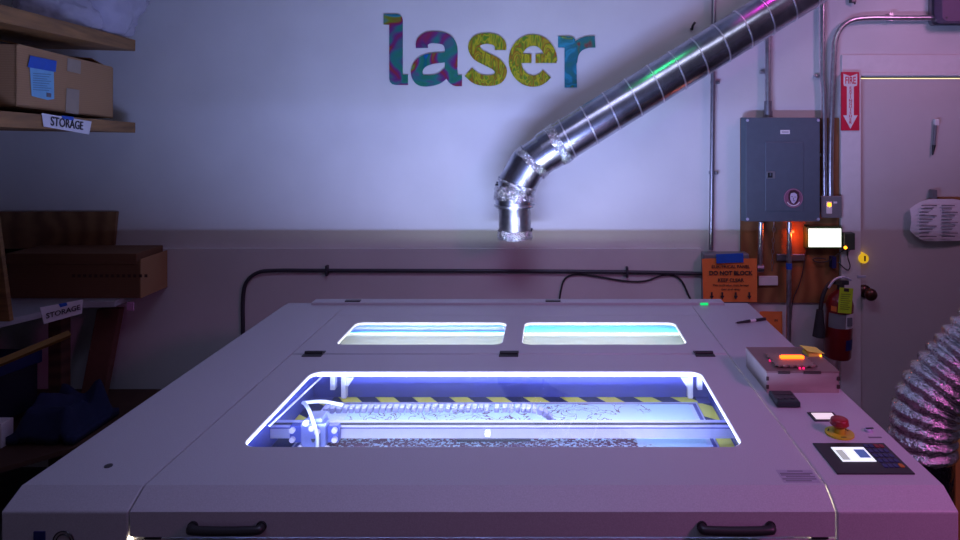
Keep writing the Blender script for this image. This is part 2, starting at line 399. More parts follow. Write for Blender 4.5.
tag(gap_glow, 'added warm glowing tube imitating light leaking over the door', 'lamp')
bm = B(); k = P(866, 292, WY-.02); cyl(bm, (k.x, WY+.004, k.z), (k.x, WY-.008, k.z), .032); cyl(bm, (k.x, WY-.008, k.z), (k.x, WY-.045, k.z), .012); sph(bm, (k.x, WY-.07, k.z), .031, (1, .8, 1))
link('door_knob', bm, 'knob', d, smooth=True)
k = P(859.5, 257, WY)
bm = B(); cyl(bm, (k.x+.004, WY+.003, k.z), (k.x+.004, WY-.040, k.z), .027, .024)
o = link('door_bolt_reflector', bm, 'amber', smooth='auto'); tag(o, 'round yellow glowing disc at the door edge above the knob', 'reflector')
link('slot', box(B(), k.x+.004, k.x+.012, WY-.042, WY-.0395, k.z-.012, k.z+.014), 'char', o)
k = P(857, 275, WY)
o = link('latch_plate', box(B(), k.x-.012, k.x+.03, WY-.034, WY-.030, k.z-.006, k.z+.006), 'alu', bevel=.001); tag(o, 'small brass latch plate on the door jamb just above the knob', 'latch')

# ------------------------------------------------------------------ laser cutter
TOP = 1.0
LX0, LX1, SL, SR = -1.066, .784, -.820, .547                # outer sides, seams
YF, YC, YH, YR, YB = 1.3136, 1.265, 2.052, 2.466, 2.64
lc = thing('laser_cutter', (-.14, 1.95, 0), 'large grey laser cutter with glowing blue windows filling the foreground', 'machine')
bm = B()
box(bm, LX0+.02, LX1-.02, 1.30, YB, .08, .80)
prof = [(YC, .60), (YC, .975), (YF, TOP), (2.585, TOP), (2.64, .997), (2.64, .60)]
prism(bm, prof, 'x', LX0, SL-.001); prism(bm, prof, 'x', SR+.002, LX1)
box(bm, SL-.001, SR+.002, YR-.002, YB, .986, TOP-.0005); box(bm, SL-.001, SR+.002, 2.622, YB, .80, .986)
box(bm, SL-.001, SR+.002, YC+.002, 1.31, .60, .921)
for x in (LX0+.1, LX1-.1):
    for y in (1.4, 2.5): cyl(bm, (x, y, 0), (x, y, .09), .03)
link('cabinet', bm, 'paint', lc, bevel=.003)
bm = B(); box(bm, -.96, .68, 2.60, 2.655, .99, 1.009)
link('rear_rail', bm, 'paint', lc, bevel=.002)
link('status_light', box(B(), .585, .615, 2.597, 2.604, 1.0, 1.0085), 'green_led', lc)
for x in (-.80, .0): link('rear_catch', box(B(), x-.03, x+.03, 2.61, 2.63, 1.009, 1.013), 'black', lc)
# inner bay
IX0, IX1 = -.768, .497
bm = B(); box(bm, IX0, IX1, 1.31, 2.10, .80, .845)
link('bed_tray', bm, 'inner', lc)
link('bay_side_wall', box(B(), IX0-.015, IX0, 1.31, 2.10, .80, .98), 'inner_wall', lc)
link('bay_side_wall', box(B(), IX1, IX1+.015, 1.31, 2.10, .80, .98), 'inner_wall', lc)
link('bay_rear_wall', box(B(), SL, SR, 2.10, 2.115, .80, .985), 'inner', lc)
bm = B(); box(bm, -.705, .450, 1.40, 2.048, .845, .8475)
link('bed_frame', bm, 'inner', lc)
for x in (.4475, -.7035): link('bed_edge', box(B(), x-.002, x+.002, 1.40, 2.05, .845, .850), 'alu', lc)
link('bed_edge', box(B(), -.705, .45, 2.045, 2.050, .845, .850), 'alu', lc)
link('honeycomb_bed', box(B(), -.69, .434, 1.41, 2.035, .8475, .8495), 'bed', lc)
link('hazard_tape', box(B(), -.70, .455, 2.053, 2.096, .845, .8465), 'hazard', lc)
for x0, x1 in ((.4525, .494), (-.764, -.712)):
    link('hazard_tape', box(B(), x0, x1, 1.42, 2.05, .845, .8462), 'hazard_side', lc)
# rear posts, corner braces and light bar
for s_, x, x2 in ((1, .436, .466), (-1, -.664, -.699)):
    link('corner_post', box(B(), x-.008, x+.008, 2.075, 2.098, .85, .98), 'white', lc, bevel=.002)
    link('corner_post', box(B(), x2-.008, x2+.008, 2.075, 2.098, .877, .98), 'white', lc, bevel=.002)
    bm = B(); a_ = x-s_*.008; prism(bm, [(a_, .913), (a_, .880), (a_-s_*.022, .913)], 'y', 2.085, 2.098); link('corner_brace', bm, 'white', lc)
link('top_rail', box(B(), -.73, .46, 1.985, 2.02, .955, .975), 'alu', lc, bevel=.002)
link('led_bar', box(B(), -.715, .445, 1.945, 1.962, .972, .985), 'led', lc)
bm = B(); cyl(bm, (-.744, 1.72, .93), (-.722, 2.08, .93), .003); link('side_rod', bm, 'white', lc, smooth='auto')
# gantry
bm = B(); box(bm, IX0, IX1, 1.777, 1.825, .868, .898)
link('gantry_beam', bm, 'alu', lc, bevel=.002)
link('beam_groove', box(B(), IX0, IX1, 1.7765, 1.7775, .8955, .8985), 'inner', lc)
link('belt', box(B(), IX0, IX1, 1.795, 1.803, .898, .900), 'rubber', lc)
for x in (-.18,): link('beam_marker', box(B(), x-.003, x+.008, 1.7755, 1.777, .876, .890), 'led', lc)
bm = B(); box(bm, -.26, .11-.17, 1.768, 1.776, .864, .869); link('beam_bracket', bm, 'dark_metal', lc)
# laser head
hd = B(); box(hd, -.672, -.605, 1.742, 1.776, .862, .925); box(hd, -.66, -.618, 1.75, 1.80, .90, .935)
head = link('laser_head', hd, 'head_blue', lc, bevel=.003)
link('head_plate', box(B(), -.706, -.672, 1.755, 1.776, .868, .912), 'inner_wall', head, bevel=.002)
link('head_plate', box(B(), -.605, -.575, 1.755, 1.776, .868, .912), 'inner_wall', head, bevel=.002)
for x, z in ((-.697, .903), (-.697, .878), (-.584, .903), (-.584, .878), (-.672, .862), (-.60, .862), (-.655, .93), (-.64, .915), (-.625, .905)):
    bm = B(); cyl(bm, (x, 1.74 if -.68 < x < -.59 else 1.755, z), (x, 1.733 if -.68 < x < -.59 else 1.747, z), .0075, n=12); link('screw', bm, 'white', head, smooth='auto')
bm = B(); cyl(bm, (-.638, 1.752, .885), (-.638, 1.752, .852), .012, .006); link('nozzle', bm, 'dark_metal', head, smooth='auto')
bm = B(); tube(bm, catmull([(-.605, 1.885, .912), (-.66, 1.88, .925), (-.705, 1.86, .93), (-.69, 1.82, .945), (-.66, 1.77, .95), (-.635, 1.737, .93), (-.622, 1.728, .90), (-.622, 1.73, .862)]), .0048)
link('air_hose', bm, 'hose_white', lc, smooth=True)
# drag chain: links along a path that folds over at its right end
path = catmull([(-.655, 1.90, .900), (-.4, 1.90, .903), (-.15, 1.90, .903), (-.07, 1.90, .902), (-.035, 1.90, .895), (-.012, 1.90, .880), (-.004, 1.90, .862)], 14)
bm = B(); L = 0; last = -1
for a, b in zip(path, path[1:]):
    L += (b-a).length
    if L-last > .0148:
        last = L; ang = math.atan2(b.z-a.z, b.x-a.x)
        box(bm, a.x-.0068, a.x+.0068, 1.884, 1.912, a.z-.0125, a.z+.0025, Matrix.Rotation(-ang, 3, 'Y'))
ch = link('cable_chain', bm, mat('chain_plastic', (.34, .36, .52), .5), lc, bevel=.002)
link('chain_end', box(B(), -.016, .010, 1.885, 1.911, .850, .860), 'inner', lc)
# sheet on the bed
sh = link('engraved_sheet', box(B(), -.615, .42, 1.42, 2.03, .8495, .8525), 'engraved', loc=(-.1, 1.86, .8495))
tag(sh, 'pale sheet with brown engraved lines lying on the cutter bed', 'sheet')
# LED strips near the front edge (hidden in the front wall)
link('led_strip', box(B(), -.66, .39, 1.311, 1.316, .915, .93), 'white', lc)
link('light_shield', box(B(), -.70, .43, 1.458, 1.545, .930, .9335), 'dark_metal', lc)  # unseen shields added to keep the strips' light off the bed
link('light_shield', box(B(), -.70, .43, 1.330, 1.438, .913, .916), 'dark_metal', lc)
# front lid
win = rrect(-.702, .430, 1.467, 1.911, .035)
bm = holed([(SL+.003, YF), (SR-.0015, YF), (SR-.0015, YH-.004), (SL+.003, YH-.004)], [win], .012)
bmesh.ops.translate(bm, verts=bm.verts, vec=(0, 0, TOP-.012))
prism(bm, [(YF, TOP), (YC, .975), (YC, .9265), (YC+.012, .9265), (YC+.012, .968), (YF, .988)], 'x', SL+.003, SR-.0015)
lid = link('front_lid', bm, 'paint', lc)
bm = holed(rrect(-.7015, .4295, 1.4675, 1.9105, .034), [rrect(-.6985, .4265, 1.4695, 1.905, .031)], .007)
bmesh.ops.translate(bm, verts=bm.verts, vec=(0, 0, .9915)); link('window_rim', bm, 'rim', lid)
bm = B(); prism(bm, rrect(-.698, .426, 1.470, 1.9045, .031), 'z', .9925, .9965); link('window_pane', bm, 'glass', lid)
for px in (227.5, 736):
    x = (px-VX)*YC/FPX; bm = B()
    tube(bm, catmull([(x-.066, YC+.001, .948), (x-.066, YC-.006, .947), (x-.060, YC-.011, .946), (x, YC-.012, .945), (x+.060, YC-.011, .946), (x+.066, YC-.006, .947), (x+.066, YC+.001, .948)], 6), .0085)
    for s in (-1, 1): cyl(bm, (x+s*.066, YC+.001, .948), (x+s*.066, YC-.004, .948), .010)
    link('handle', bm, 'black', lid, smooth='auto')
# rear lid with two windows
WL, WR = (-.7135, -.166), (-.1035, .442)
hl = [rrect(a, b, 2.139, 2.379, .03) for a, b in (WL, WR)]
bm = holed([(SL+.003, YH+.004), (SR-.0015, YH+.004), (SR-.0015, YR-.006), (SL+.003, YR-.006)], hl, .012)
bmesh.ops.translate(bm, verts=bm.verts, vec=(0, 0, TOP-.012))
rl = link('rear_lid', bm, 'paint', lc)
for a, b in (WL, WR):
    bm = holed(rrect(a+.0005, b-.0005, 2.1395, 2.3785, .029), [rrect(a+.003, b-.003, 2.142, 2.375, .027)], .007)
    bmesh.ops.translate(bm, verts=bm.verts, vec=(0, 0, .9915)); link('window_rim', bm, 'rim_soft', rl)
    bm = B(); prism(bm, rrect(a+.0035, b-.0035, 2.1425, 2.3745, .026), 'z', .9925, .9965); link('window_pane', bm, 'glass', rl)
link('rear_tray', box(B(), -.80, .53, 2.12, 2.475, .90, .93), 'cream_panel', lc)
link('exhaust_panel', box(B(), -.80, .53, 2.475, 2.64-.02, .90, .931), 'cyan_panel', lc)
link('bay_divider', box(B(), -.145, -.125, 2.12, 2.455, .93, .985), 'white', lc)
bm = B(); cyl(bm, (-.80, 2.49, .94), (-.15, 2.49, .94), .0085); link('exhaust_pipe', bm, 'inner_wall', lc, smooth='auto')
for px in (314, 509, 704):
    x = (px-VX)*YH/FPX; bm = B(); box(bm, x-.030, x+.030, YH-.024, YH-.006, TOP, TOP+.003); box(bm, x-.030, x+.030, YH+.006, YH+.022, TOP, TOP+.003)
    cyl(bm, (x-.028, YH, TOP+.004), (x+.028, YH, TOP+.004), .006, n=12)
    link('hinge', bm, 'black', lc, smooth='auto')
# glowing strip added to imitate inside light leaking from the right-hand gap
link('seam_leak_glow', box(B(), SR-.016, SR-.010, 1.29, 2.05, .955, .975), 'leak_glow', lc)
point('corner_leak_light', (SL+.03, YC+.03, .935), .006, (1, .95, .8), .004)
link('corner_leak_glow', box(B(), SL-.0005, SL+.006, YC-.0005, YC+.004, .9205, .9255), 'leak_glow', lc)  # added glow imitating light leaking at the lid corner
# right-hand deck fittings
pan = link('control_panel', box(B(), .5865, .7475, 1.3515, 1.480, TOP, TOP+.003), 'black', lc, bevel=.001)
scr = link('screen', box(B(), .6185, .6905, 1.398, 1.458, TOP+.003, TOP+.0042), 'screen_small', pan)
link('screen_sidebar', box(B(), .622, .638, 1.403, 1.445, TOP+.0042, TOP+.0046), 'screen_grey', pan)
link('screen_preview', box(B(), .663, .686, 1.412, 1.447, TOP+.0042, TOP+.0046), 'screen_blue', pan)
for i in range(4):
    for j in range(5):
        x, y = .700+.0115*i, 1.465-.021*j
        mt = 'key_red' if (j == 0 and i > 1) else ('orange_key' if (j == 4 and i == 3) else 'key_blue')
        if mt == 'orange_key' and mt not in M: M[mt] = mat('orange_key', (.45, .16, .02), .5)
        bm = B(); prism(bm, rrect(x-.0046, x+.0046, y-.007, y+.007, .002, 3), 'z', TOP+.003, TOP+.0042); link('key', bm, mt, pan)
lcd = link('display', box(B(), .635, .7005, 1.590, 1.6375, TOP, TOP+.003), 'dark_metal', lc, bevel=.001)
link('display_screen', box(B(), .642, .6935, 1.597, 1.6305, TOP+.003, TOP+.0036), 'lcd_dim', lcd)
ex, ey = .668, 1.5276
bm = B(); cyl(bm, (ex, ey, TOP), (ex, ey, TOP+.004), .032, n=32)
es = link('emergency_stop', bm, 'yellow', lc, smooth='auto')
bm = B(); cyl(bm, (ex, ey, TOP+.004), (ex, ey, TOP+.020), .012); link('stop_collar', bm, 'yellow', es, smooth='auto')
bm = B(); cyl(bm, (ex, ey, TOP+.016), (ex, ey, TOP+.024), .013, .021, n=28); cyl(bm, (ex, ey, TOP+.024), (ex, ey, TOP+.034), .021, .0195, n=28); sph(bm, (ex, ey, TOP+.034), .0195, (1, 1, .25)); link('stop_button', bm, 'red', es, smooth='auto')
for a in range(3):
    an = a*2*PI/3+.5; bm = B(); box(bm, ex+.024*math.cos(an)-.006, ex+.024*math.cos(an)+.006, ey+.024*math.sin(an)-.0015, ey+.024*math.sin(an)+.0015, TOP+.004, TOP+.0045, Matrix.Rotation(an+PI/2, 3, 'Z')); link('lettering', bm, 'ink', es)
bm = B(); cyl(bm, (.742, 1.54, TOP), (.742, 1.54, TOP+.006), .009); cyl(bm, (.742, 1.54, TOP+.006), (.742, 1.54, TOP+.008), .006)
ks = link('key_switch', bm, 'alu', lc, smooth='auto')
link('key_slot', box(B(), .735, .752, 1.536, 1.540, TOP+.008, TOP+.0095), 'black', ks)
link('switch_caption', box(B(), .728, .758, 1.508, 1.514, TOP, TOP+.0004), 'greyink', lc)
dec = link('warning_decal', box(B(), .466, .540, 1.322, 1.370, TOP, TOP+.0004), mat('faint_label', (.36, .34, .42), .5), lc)
for (a, b, y) in ((.488, .520, 1.365), (.470, .537, 1.356), (.470, .530, 1.350), (.478, .537, 1.343), (.468, .537, 1.335), (.472, .525, 1.328)):
    link('caption_line', box(B(), a, b, y-.0016, y+.0016, TOP+.0004, TOP+.0007), 'greyink', dec)
link('deck_screw', cyl(B(), (-.94, 1.385, TOP), (-.94, 1.385, TOP+.002), .008), 'dark_metal', lc)
bm = B(); box(bm, -1.002, -.980, YC-.002, YC, .905, .938); link('blue_port', bm, 'navy_paint', lc)
bm = B(); c = (-.945, YC, .918)
for r in (.020, .014):
    pts = [(c[0]+r*math.cos(a*PI/16), YC-.001, c[2]+r*math.sin(a*PI/16)) for a in range(33)]
    tube(bm, pts, .0013, 6)
link('round_lock', bm, 'black', lc)
for x0, x1 in ((-.79, -.757), (.50, .532)):
    link('lid_slot', box(B(), x0, x1, YC-.0005, YC+.003, .9222, .9258), 'black', lc)

# ------------------------------------------------------------------ things on the cutter
bx = thing('plywood_box', (.67, 1.85, TOP), 'grey laser-cut plywood box with glowing orange slot on the cutter deck', 'box')
X0, X1, Y0, Y1, ZT = .574, .768, 1.758, 1.946, TOP+.058
bm = B(); box(bm, X0, X1, Y0, Y1, TOP, ZT-.004); link('box_body', bm, 'plybox', bx, bevel=.001)
bm = B(); box(bm, X0-.001, X1+.001, Y0-.001, Y1+.001, ZT-.004, ZT); link('box_top', bm, mat('dark_plywood_top', (.20, .13, .11), .5, var=.15, scale=12), bx)
for (a, b) in ((X0+.03, X0+.062), (X0+.098, X0+.145)):
    link('finger_joint', box(B(), a, b, Y0-.0022, Y0+.002, ZT-.006, ZT+.0005), 'char', bx)
for z in (.012, .034):
    link('finger_joint', box(B(), X1-.006, X1+.0018, Y0-.0022, Y0, TOP+z, TOP+z+.010), 'char', bx)
for z in (.012, .034):
    link('finger_joint', box(B(), X0-.0018, X0+.005, Y0-.0022, Y0, TOP+z, TOP+z+.010), 'char', bx)
pts = []
px0, px1, py0, py1 = .606, .717, 1.776, 1.876
def edge(a, b, n, dep):
    a, b = Vector(a), Vector(b); nrm = Vector((-(b-a).y, (b-a).x)).normalized(); out = []
    for i in range(n):
        for t, k in ((i/n, 0), ((i+.5)/n, 0), ((i+.5)/n, 1), ((i+1)/n, 1)):
            q = a+(b-a)*t+nrm*dep*k; out.append((q.x, q.y))
    return out
pts = edge((px0, py0), (px1, py0), 6, .005)+edge((px1, py0), (px1, py1), 5, .005)+edge((px1, py1), (px0, py1), 6, .005)+edge((px0, py1), (px0, py0), 5, .005)
bm = B(); prism(bm, pts, 'z', ZT+.004, ZT+.008); link('puzzle_plate', bm, mat('scorched_plate', (.24, .17, .13), .55, var=.2, scale=20), bx)
bm = B(); box(bm, px0+.012, px1-.012, py0+.012, py1-.012, ZT, ZT+.004); link('plate_spacer', bm, 'char', bx)
bm = B(); tube(bm, [(.636, 1.832, ZT+.010), (.640, 1.832, ZT+.012), (.695, 1.832, ZT+.012), (.700, 1.832, ZT+.010)], .0055); link('glow_tube', bm, 'glow', bx, smooth=True)
for (x, y) in ((.606, 1.83), (.668, 1.7725), (.678, 1.7725)): link('indicator', cyl(B(), (x, y, ZT+.001), (x, y, ZT+.005), .003), 'pink_led', bx)
link('indicator', cyl(B(), (.764, 1.87, ZT), (.764, 1.87, ZT+.004), .003), 'orange_led', bx)
bm = B(); box(bm, .722, .772, 1.865, 1.915, ZT+.012, ZT+.0135, Matrix.Rotation(.16, 3, 'Y') @ Matrix.Rotation(.12, 3, 'Z'))
box(bm, .726, .765, 1.868, 1.905, ZT, ZT+.009, Matrix.Rotation(.12, 3, 'Z'))
o = link('sticky_notes', bm, 'yel_tape'); tag(o, 'small yellow sticky note pad on the plywood box corner', 'note')
rm = thing('handheld_controller', (.6, 1.70, TOP), 'small black handheld controller lying in front of the plywood box', 'controller')
R = Matrix.Rotation(-.03, 3, 'Z')
bm = B(); box(bm, .570, .631, 1.664, 1.738, TOP+.001, TOP+.016, R); body = link('case', bm, mat('green_black_case', (.012, .03, .028), .3), rm, bevel=.004)
link('display', box(B(), .576, .625, 1.708, 1.732, TOP+.016, TOP+.0168, R, (.6, 1.70, 1)), 'black', rm)
for x in (.583, .600, .617):
    bm = B(); cyl(bm, (x, 1.687, TOP+.016), (x, 1.687, TOP+.0178), .006, n=12); link('button', bm, 'dark_metal', rm)
pn = thing('ballpoint_pen', (.71, 2.38, TOP), 'black and white pen lying on the cutter top near its rear right corner', 'pen')
a, b = Vector((.662, 2.352, TOP+.006)), Vector((.777, 2.398, TOP+.006)); dd = (b-a).normalized()
bm = B(); cyl(bm, a, a+dd*.055, .0035, .0055); link('grip', bm, 'black', pn, smooth='auto')
bm = B(); cyl(bm, a+dd*.055, a+dd*.080, .005); link('barrel', bm, 'white', pn, smooth='auto')
bm = B(); cyl(bm, a+dd*.080, b, .0055); link('cap', bm, 'black', pn, smooth='auto')
bm = B(); cyl(bm, a-dd*.008, a, .001, .003); link('tip', bm, 'black', pn, smooth='auto')

# ------------------------------------------------------------------ lettering on the wall
def letter(ch, strokes, polys, mt, label, wd=None):
    """strokes in sign units (1/4 px of the survey); every letter is one 8 mm sheet"""
    k = (WY-.006)/FPX/4
    def W(p, y): return (((370+p[0]/4)-VX)*4*k, y, EYE-((p[1]/4)-VY)*4*k)
    bm = B(); zz = [WY-.010]
    def slab(ring):
        zz[0] -= .0004
        A = [bm.verts.new(W(p, zz[0])) for p in ring]; Bv = [bm.verts.new(W(p, WY-.0015)) for p in ring]
        bm.faces.new(A); bm.faces.new(Bv[::-1])
        for i in range(len(ring)):
            j = (i+1) % len(ring); bm.faces.new((A[i], Bv[i], Bv[j], A[j]))
    for pl in polys: slab(pl)
    for pts, ws in strokes:
        zz[0] -= .0004; q = catmull([(p[0], p[1], 0) for p in pts], 8); n = len(q); L_, R_ = [], []
        for i, p in enumerate(q):
            t = (q[min(i+1, n-1)]-q[max(i-1, 0)]).normalized(); nn = Vector((-t.y, t.x))
            f = i/(n-1)*(len(ws)-1); a = int(min(f, len(ws)-2)); wd_ = ws[a]+(ws[a+1]-ws[a])*(f-a)
            L_.append((p.x+nn.x*wd_/2, p.y+nn.y*wd_/2)); R_.append((p.x-nn.x*wd_/2, p.y-nn.y*wd_/2))
        for i in range(n-1):
            ring = [L_[i], L_[i+1], R_[i+1], R_[i]]
            A = [bm.verts.new(W(p, zz[0])) for p in ring]; bm.faces.new(A)
            Bv = [bm.verts.new(W(p, WY-.0015)) for p in ring]
            bm.faces.new((A[0], Bv[0], Bv[1], A[1])); bm.faces.new((A[3], A[2], Bv[2], Bv[3]))
            if i == 0: bm.faces.new((A[0], A[3], Bv[3], Bv[0]))
            if i == n-2: bm.faces.new((A[1], Bv[1], Bv[2], A[2]))
        bmesh.ops.remove_doubles(bm, verts=bm.verts, dist=1e-6)
    o = link('wall_letter', bm, mt, loc=Vector(W((sum(p[0] for p in (polys[0] if polys else strokes[0][0]))/len(polys[0] if polys else strokes[0][0]), 340), WY)))
    tag(o, label, 'letter', 'letters of the word on the wall')
def arc(cx, cy, rx, ry, a0, a1, n=10):
    return [(cx+rx*math.cos(math.radians(a0+(a1-a0)*i/n)), cy+ry*math.sin(math.radians(a0+(a1-a0)*i/n))) for i in range(n+1)]
letter('l', [], [[(55, 57), (108, 57), (120, 60), (128, 68), (131, 80), (131, 299), (152, 299), (152, 340), (103, 340), (90, 337), (81, 328), (78, 315), (78, 98), (55, 98)]], 'rainbow_cool', 'tall iridescent letter l, first letter of the wall word')
letter('a', [([(208, 192), (209, 170), (232, 152), (268, 150), (305, 160), (324, 190), (325, 250), (325, 285), (330, 308), (343, 322), (368, 323)], (48, 46, 46, 48, 50, 50, 50, 44, 44)),
             ([(325, 225), (295, 230), (245, 235), (205, 252), (187, 285), (200, 318), (238, 323), (280, 312), (310, 282), (325, 255)], (40, 40, 44, 46, 46, 46, 40, 30, 24))], [],
       'rainbow_cool', 'purple and green iridescent letter a in the wall word')
letter('s', [([(522, 200), (521, 178), (500, 160), (465, 154), (428, 164), (417, 190), (432, 218), (468, 238), (505, 258), (524, 285), (510, 315), (468, 323), (425, 314), (394, 288)], (46, 46, 44, 42, 44, 48, 50, 50, 50, 48, 44, 42, 44, 44))], [],
       'rainbow_warm', 'green and gold iridescent letter s in the wall word')
letter('e', [(arc(652, 243, 72, 82, 2, -180, 12)+arc(652, 243, 72, 82, -192, -320, 8), (50, 46, 44, 46, 50, 50, 46, 44, 44))],
       [[(600, 216), (638, 216), (646, 218), (646, 252), (600, 252)], [(662, 218), (680, 216), (745, 216), (746, 252), (662, 252)]],
       'rainbow_warm', 'green and gold iridescent letter e with a split crossbar')
letter('r', [([(806, 250), (812, 215), (832, 186), (865, 170), (900, 167)], (44, 46, 46, 46, 46, 46))],
       [[(752, 145), (798, 145), (812, 149), (820, 158), (824, 175), (828, 350), (778, 350), (778, 190), (752, 190)]], 'rainbow_teal', 'teal iridescent letter r, last letter of the wall word')

# ------------------------------------------------------------------ exhaust duct
DY = 3.03; RD = .088; RD2 = .094
duct = thing('exhaust_duct', (0, DY, 1.19), 'round galvanised exhaust duct slanting down the wall to an open end', 'duct')
p0, p1, p2, p3, p4 = P(515, 238, DY), P(514.5, 205, DY), P(517, 184, DY), P(528, 165, DY), P(549, 150, DY)
pe = P(711.5, 49, DY); dirn = (pe-p4).normalized(); p5 = p4+dirn*2.1
def pipe_part(name, a, b, r, m='galv', parent=duct, n=40):
    bm = B(); tube(bm, [a, a+(b-a)*.5, b], r, n, caps=False)
    bmesh.ops.solidify(bm, geom=bm.faces, thickness=.0015)
    return link(name, bm, m, parent, smooth='auto')
pipe_part('outlet_collar', p0, p1, .074)
# gored elbow as one part
bm = B()
seq = [p1, p2, p3, p4]
ring = lambda c, t, r, n=40: None
def mitre_tube(bm, pts, r, n=40):
    pts = [Vector(p) for p in pts]; rings = []
    for i, p in enumerate(pts):
        tin = (pts[i]-pts[i-1]).normalized() if i else (pts[1]-pts[0]).normalized()
        tout = (pts[i+1]-pts[i]).normalized() if i < len(pts)-1 else tin
        t = (tin+tout).normalized(); y = Vector((0, 1, 0)); u = t.cross(y).normalized(); k = 1/max(.5, t.dot(tin))
        rings.append([bm.verts.new(p+u*math.cos(2*PI*q/n)*r*k+y*math.sin(2*PI*q/n)*r) for q in range(n)])
    for a, b in zip(rings, rings[1:]):
        for q in range(n): bm.faces.new((a[q], a[(q+1) % n], b[(q+1) % n], b[q]))
    return bm
mitre_tube(bm, [p1-Vector((0, 0, .01)), p1+Vector((0, 0, .02)), p2, p3, p4+dirn*.02], RD)
link('elbow', bm, 'duct', duct, smooth='auto')
bm = B(); tube(bm, [p4-dirn*.02, p4+dirn*1.0, p5], RD2, 48, caps=False); link('straight_pipe', bm, 'duct', duct, smooth='auto')
def band(name, c, t, r, wdt, m, rr=.002):
    bm = B(); t = t.normalized()
    y = Vector((0, 1, 0)); u = t.cross(y).normalized(); n = 48
    prof2 = [(-wdt/2, 0), (-wdt/3, rr), (wdt/3, rr), (wdt/2, 0)]; rings = []
    for s, h in prof2: rings.append([bm.verts.new(c+t*s+(u*math.cos(2*PI*q/n)+y*math.sin(2*PI*q/n))*(r+h)) for q in range(n)])
    for a, b in zip(rings, rings[1:]):
        for q in range(n): bm.faces.new((a[q], a[(q+1) % n], b[(q+1) % n], b[q]))
    return link(name, bm, m, duct, smooth='auto')
for i in range(16):
    s = .10+.119*i
    band('seam_ring', p4+dirn*s, dirn+Vector((.0, .0, -.12)), RD2, .008, 'galv_bright', .0035)
band('seam_ring', p1, p0-p1, RD, .012, 'galv', .006)
def foil_patch(c, t, r, wdt, seed):
    bm = B(); t = t.normalized(); y = Vector((0, 1, 0)); u = t.cross(y).normalized(); n, mrow = 72, 12; rings = []
    for j in range(mrow):
        row = []
        for q in range(n):
            a = 2*PI*q/n; s = -wdt/2+wdt*j/(mrow-1)
            nz = noise.noise(Vector((math.cos(a)*5+seed, math.sin(a)*5, s*60+seed)))
            nz2 = noise.noise(Vector((math.cos(a)*16+seed, math.sin(a)*16, s*160+seed)))
            e = .3*wdt*noise.noise(Vector((math.cos(a)*2, math.sin(a)*2, seed)))
            row.append(bm.verts.new(c+t*(s+e)+(u*math.cos(a)+y*math.sin(a))*(r+.0035+abs(nz)*.006+nz2*.0035)))
        rings.append(row)
    for a, b in zip(rings, rings[1:]):
        for q in range(n): bm.faces.new((a[q], a[(q+1) % n], b[(q+1) % n], b[q]))
    return link('foil_tape', bm, 'foil', duct)
foil_patch(p0+Vector((0, 0, .018)), Vector((0, 0, 1)), .075, .040, 1)
foil_patch(p1+Vector((0, 0, .055)), p2-p1, RD, .065, 2)
foil_patch(p3*.8+p4*.2, p4-p2, RD, .035, 3)
foil_patch(p4+dirn*.05, dirn, RD2, .045, 4)
foil_patch(p2, p3-p1, RD, .012, 5)
link('duct_label', box(B(), p0.x+.012, p0.x+.026, DY-.0750, DY-.0735, p0.z+.065, p0.z+.105), 'paper', duct)

# ------------------------------------------------------------------ conduits
def clip(parent, x, z, y=WY, s=1, m='galv'):
    bm = B(); box(bm, x-.010, x+s*.034 if s > 0 else x+.010, y-.022, y-.001, z-.008, z+.008) if s > 0 else box(bm, x-.034, x+.010, y-.022, y-.001, z-.008, z+.008)
    cyl(bm, (x+s*.026, y-.022, z), (x+s*.026, y-.028, z), .005, n=10)
    return link('strap', bm, m, parent, bevel=.002)
def conduit(label, pts, r, m='galv', clips=(), y=WY):
    c = thing('conduit', pts[0], label, 'conduit')
    bm = B(); tube(bm, pts, r, 14); link('pipe', bm, m, c, smooth='auto')
    for x, z, s in clips: clip(c, x, z, y, s, m)
    return c
cy = WY-.0305
a, b = P(714.5, -60, cy), P(711, 250, cy)
cA = conduit('thin vertical conduit passing behind the slanting duct into the junction box', [a, b], .0115, 'galv_dark', [(P(712, 0, cy).x, P(0, 173, cy).z, 1), (P(713.5, 0, cy).x, P(0, 82, cy).z, 1)])
a, b = P(768, -60, cy), P(768, 119, cy)
cB = conduit('short conduit running down into the top of the breaker panel', [a, b], .015, 'galv', [(b.x, P(0, 72, cy).z, -1)])
bm = B(); cyl(bm, P(768, 101, cy), P(768, 111, cy), .019); cyl(bm, P(768, 111, cy), P(768, 117, cy), .022); link('connector', bm, 'galv_dark', cB, smooth='auto')
c1, c2 = P(822.5, 0, cy), P(829, 0, cy)
conduit('left of two conduits dropping into the small switch box', [P(822.5, -60, cy), P(822.5, 78, cy), P(824, 90, cy), P(824.5, 197, cy)], .0125, 'galv', [(c1.x, P(0, 76, cy).z, -1), (P(824, 0, cy).x, P(0, 155, cy).z, -1)])
r = P(830.5, 0, cy).x
conduit('bent conduit curving from the ceiling box into the small switch box', catmull([P(938, 18, cy), P(900, 18, cy), P(862, 18.5, cy), P(845, 24, cy), P(836, 38, cy), P(834, 60, cy), P(831.5, 120, cy), P(830.5, 160, cy), P(830.5, 197, cy)], 8), .0135, 'galv', [])
bm = B(); k1 = P(891, 0, cy); box(bm, k1.x-.010, k1.x+.010, WY-.036, WY-.001, P(0, 21, cy).z, P(0, 13, cy).z); o = link('pipe_strap', bm, 'galv'); tag(o, 'small strap holding the bent conduit near the ceiling box', 'strap')
conduit('left conduit below the breaker panel', [P(761, 222, cy-.02), P(760, 268, cy-.02)], .013, 'galv', [])
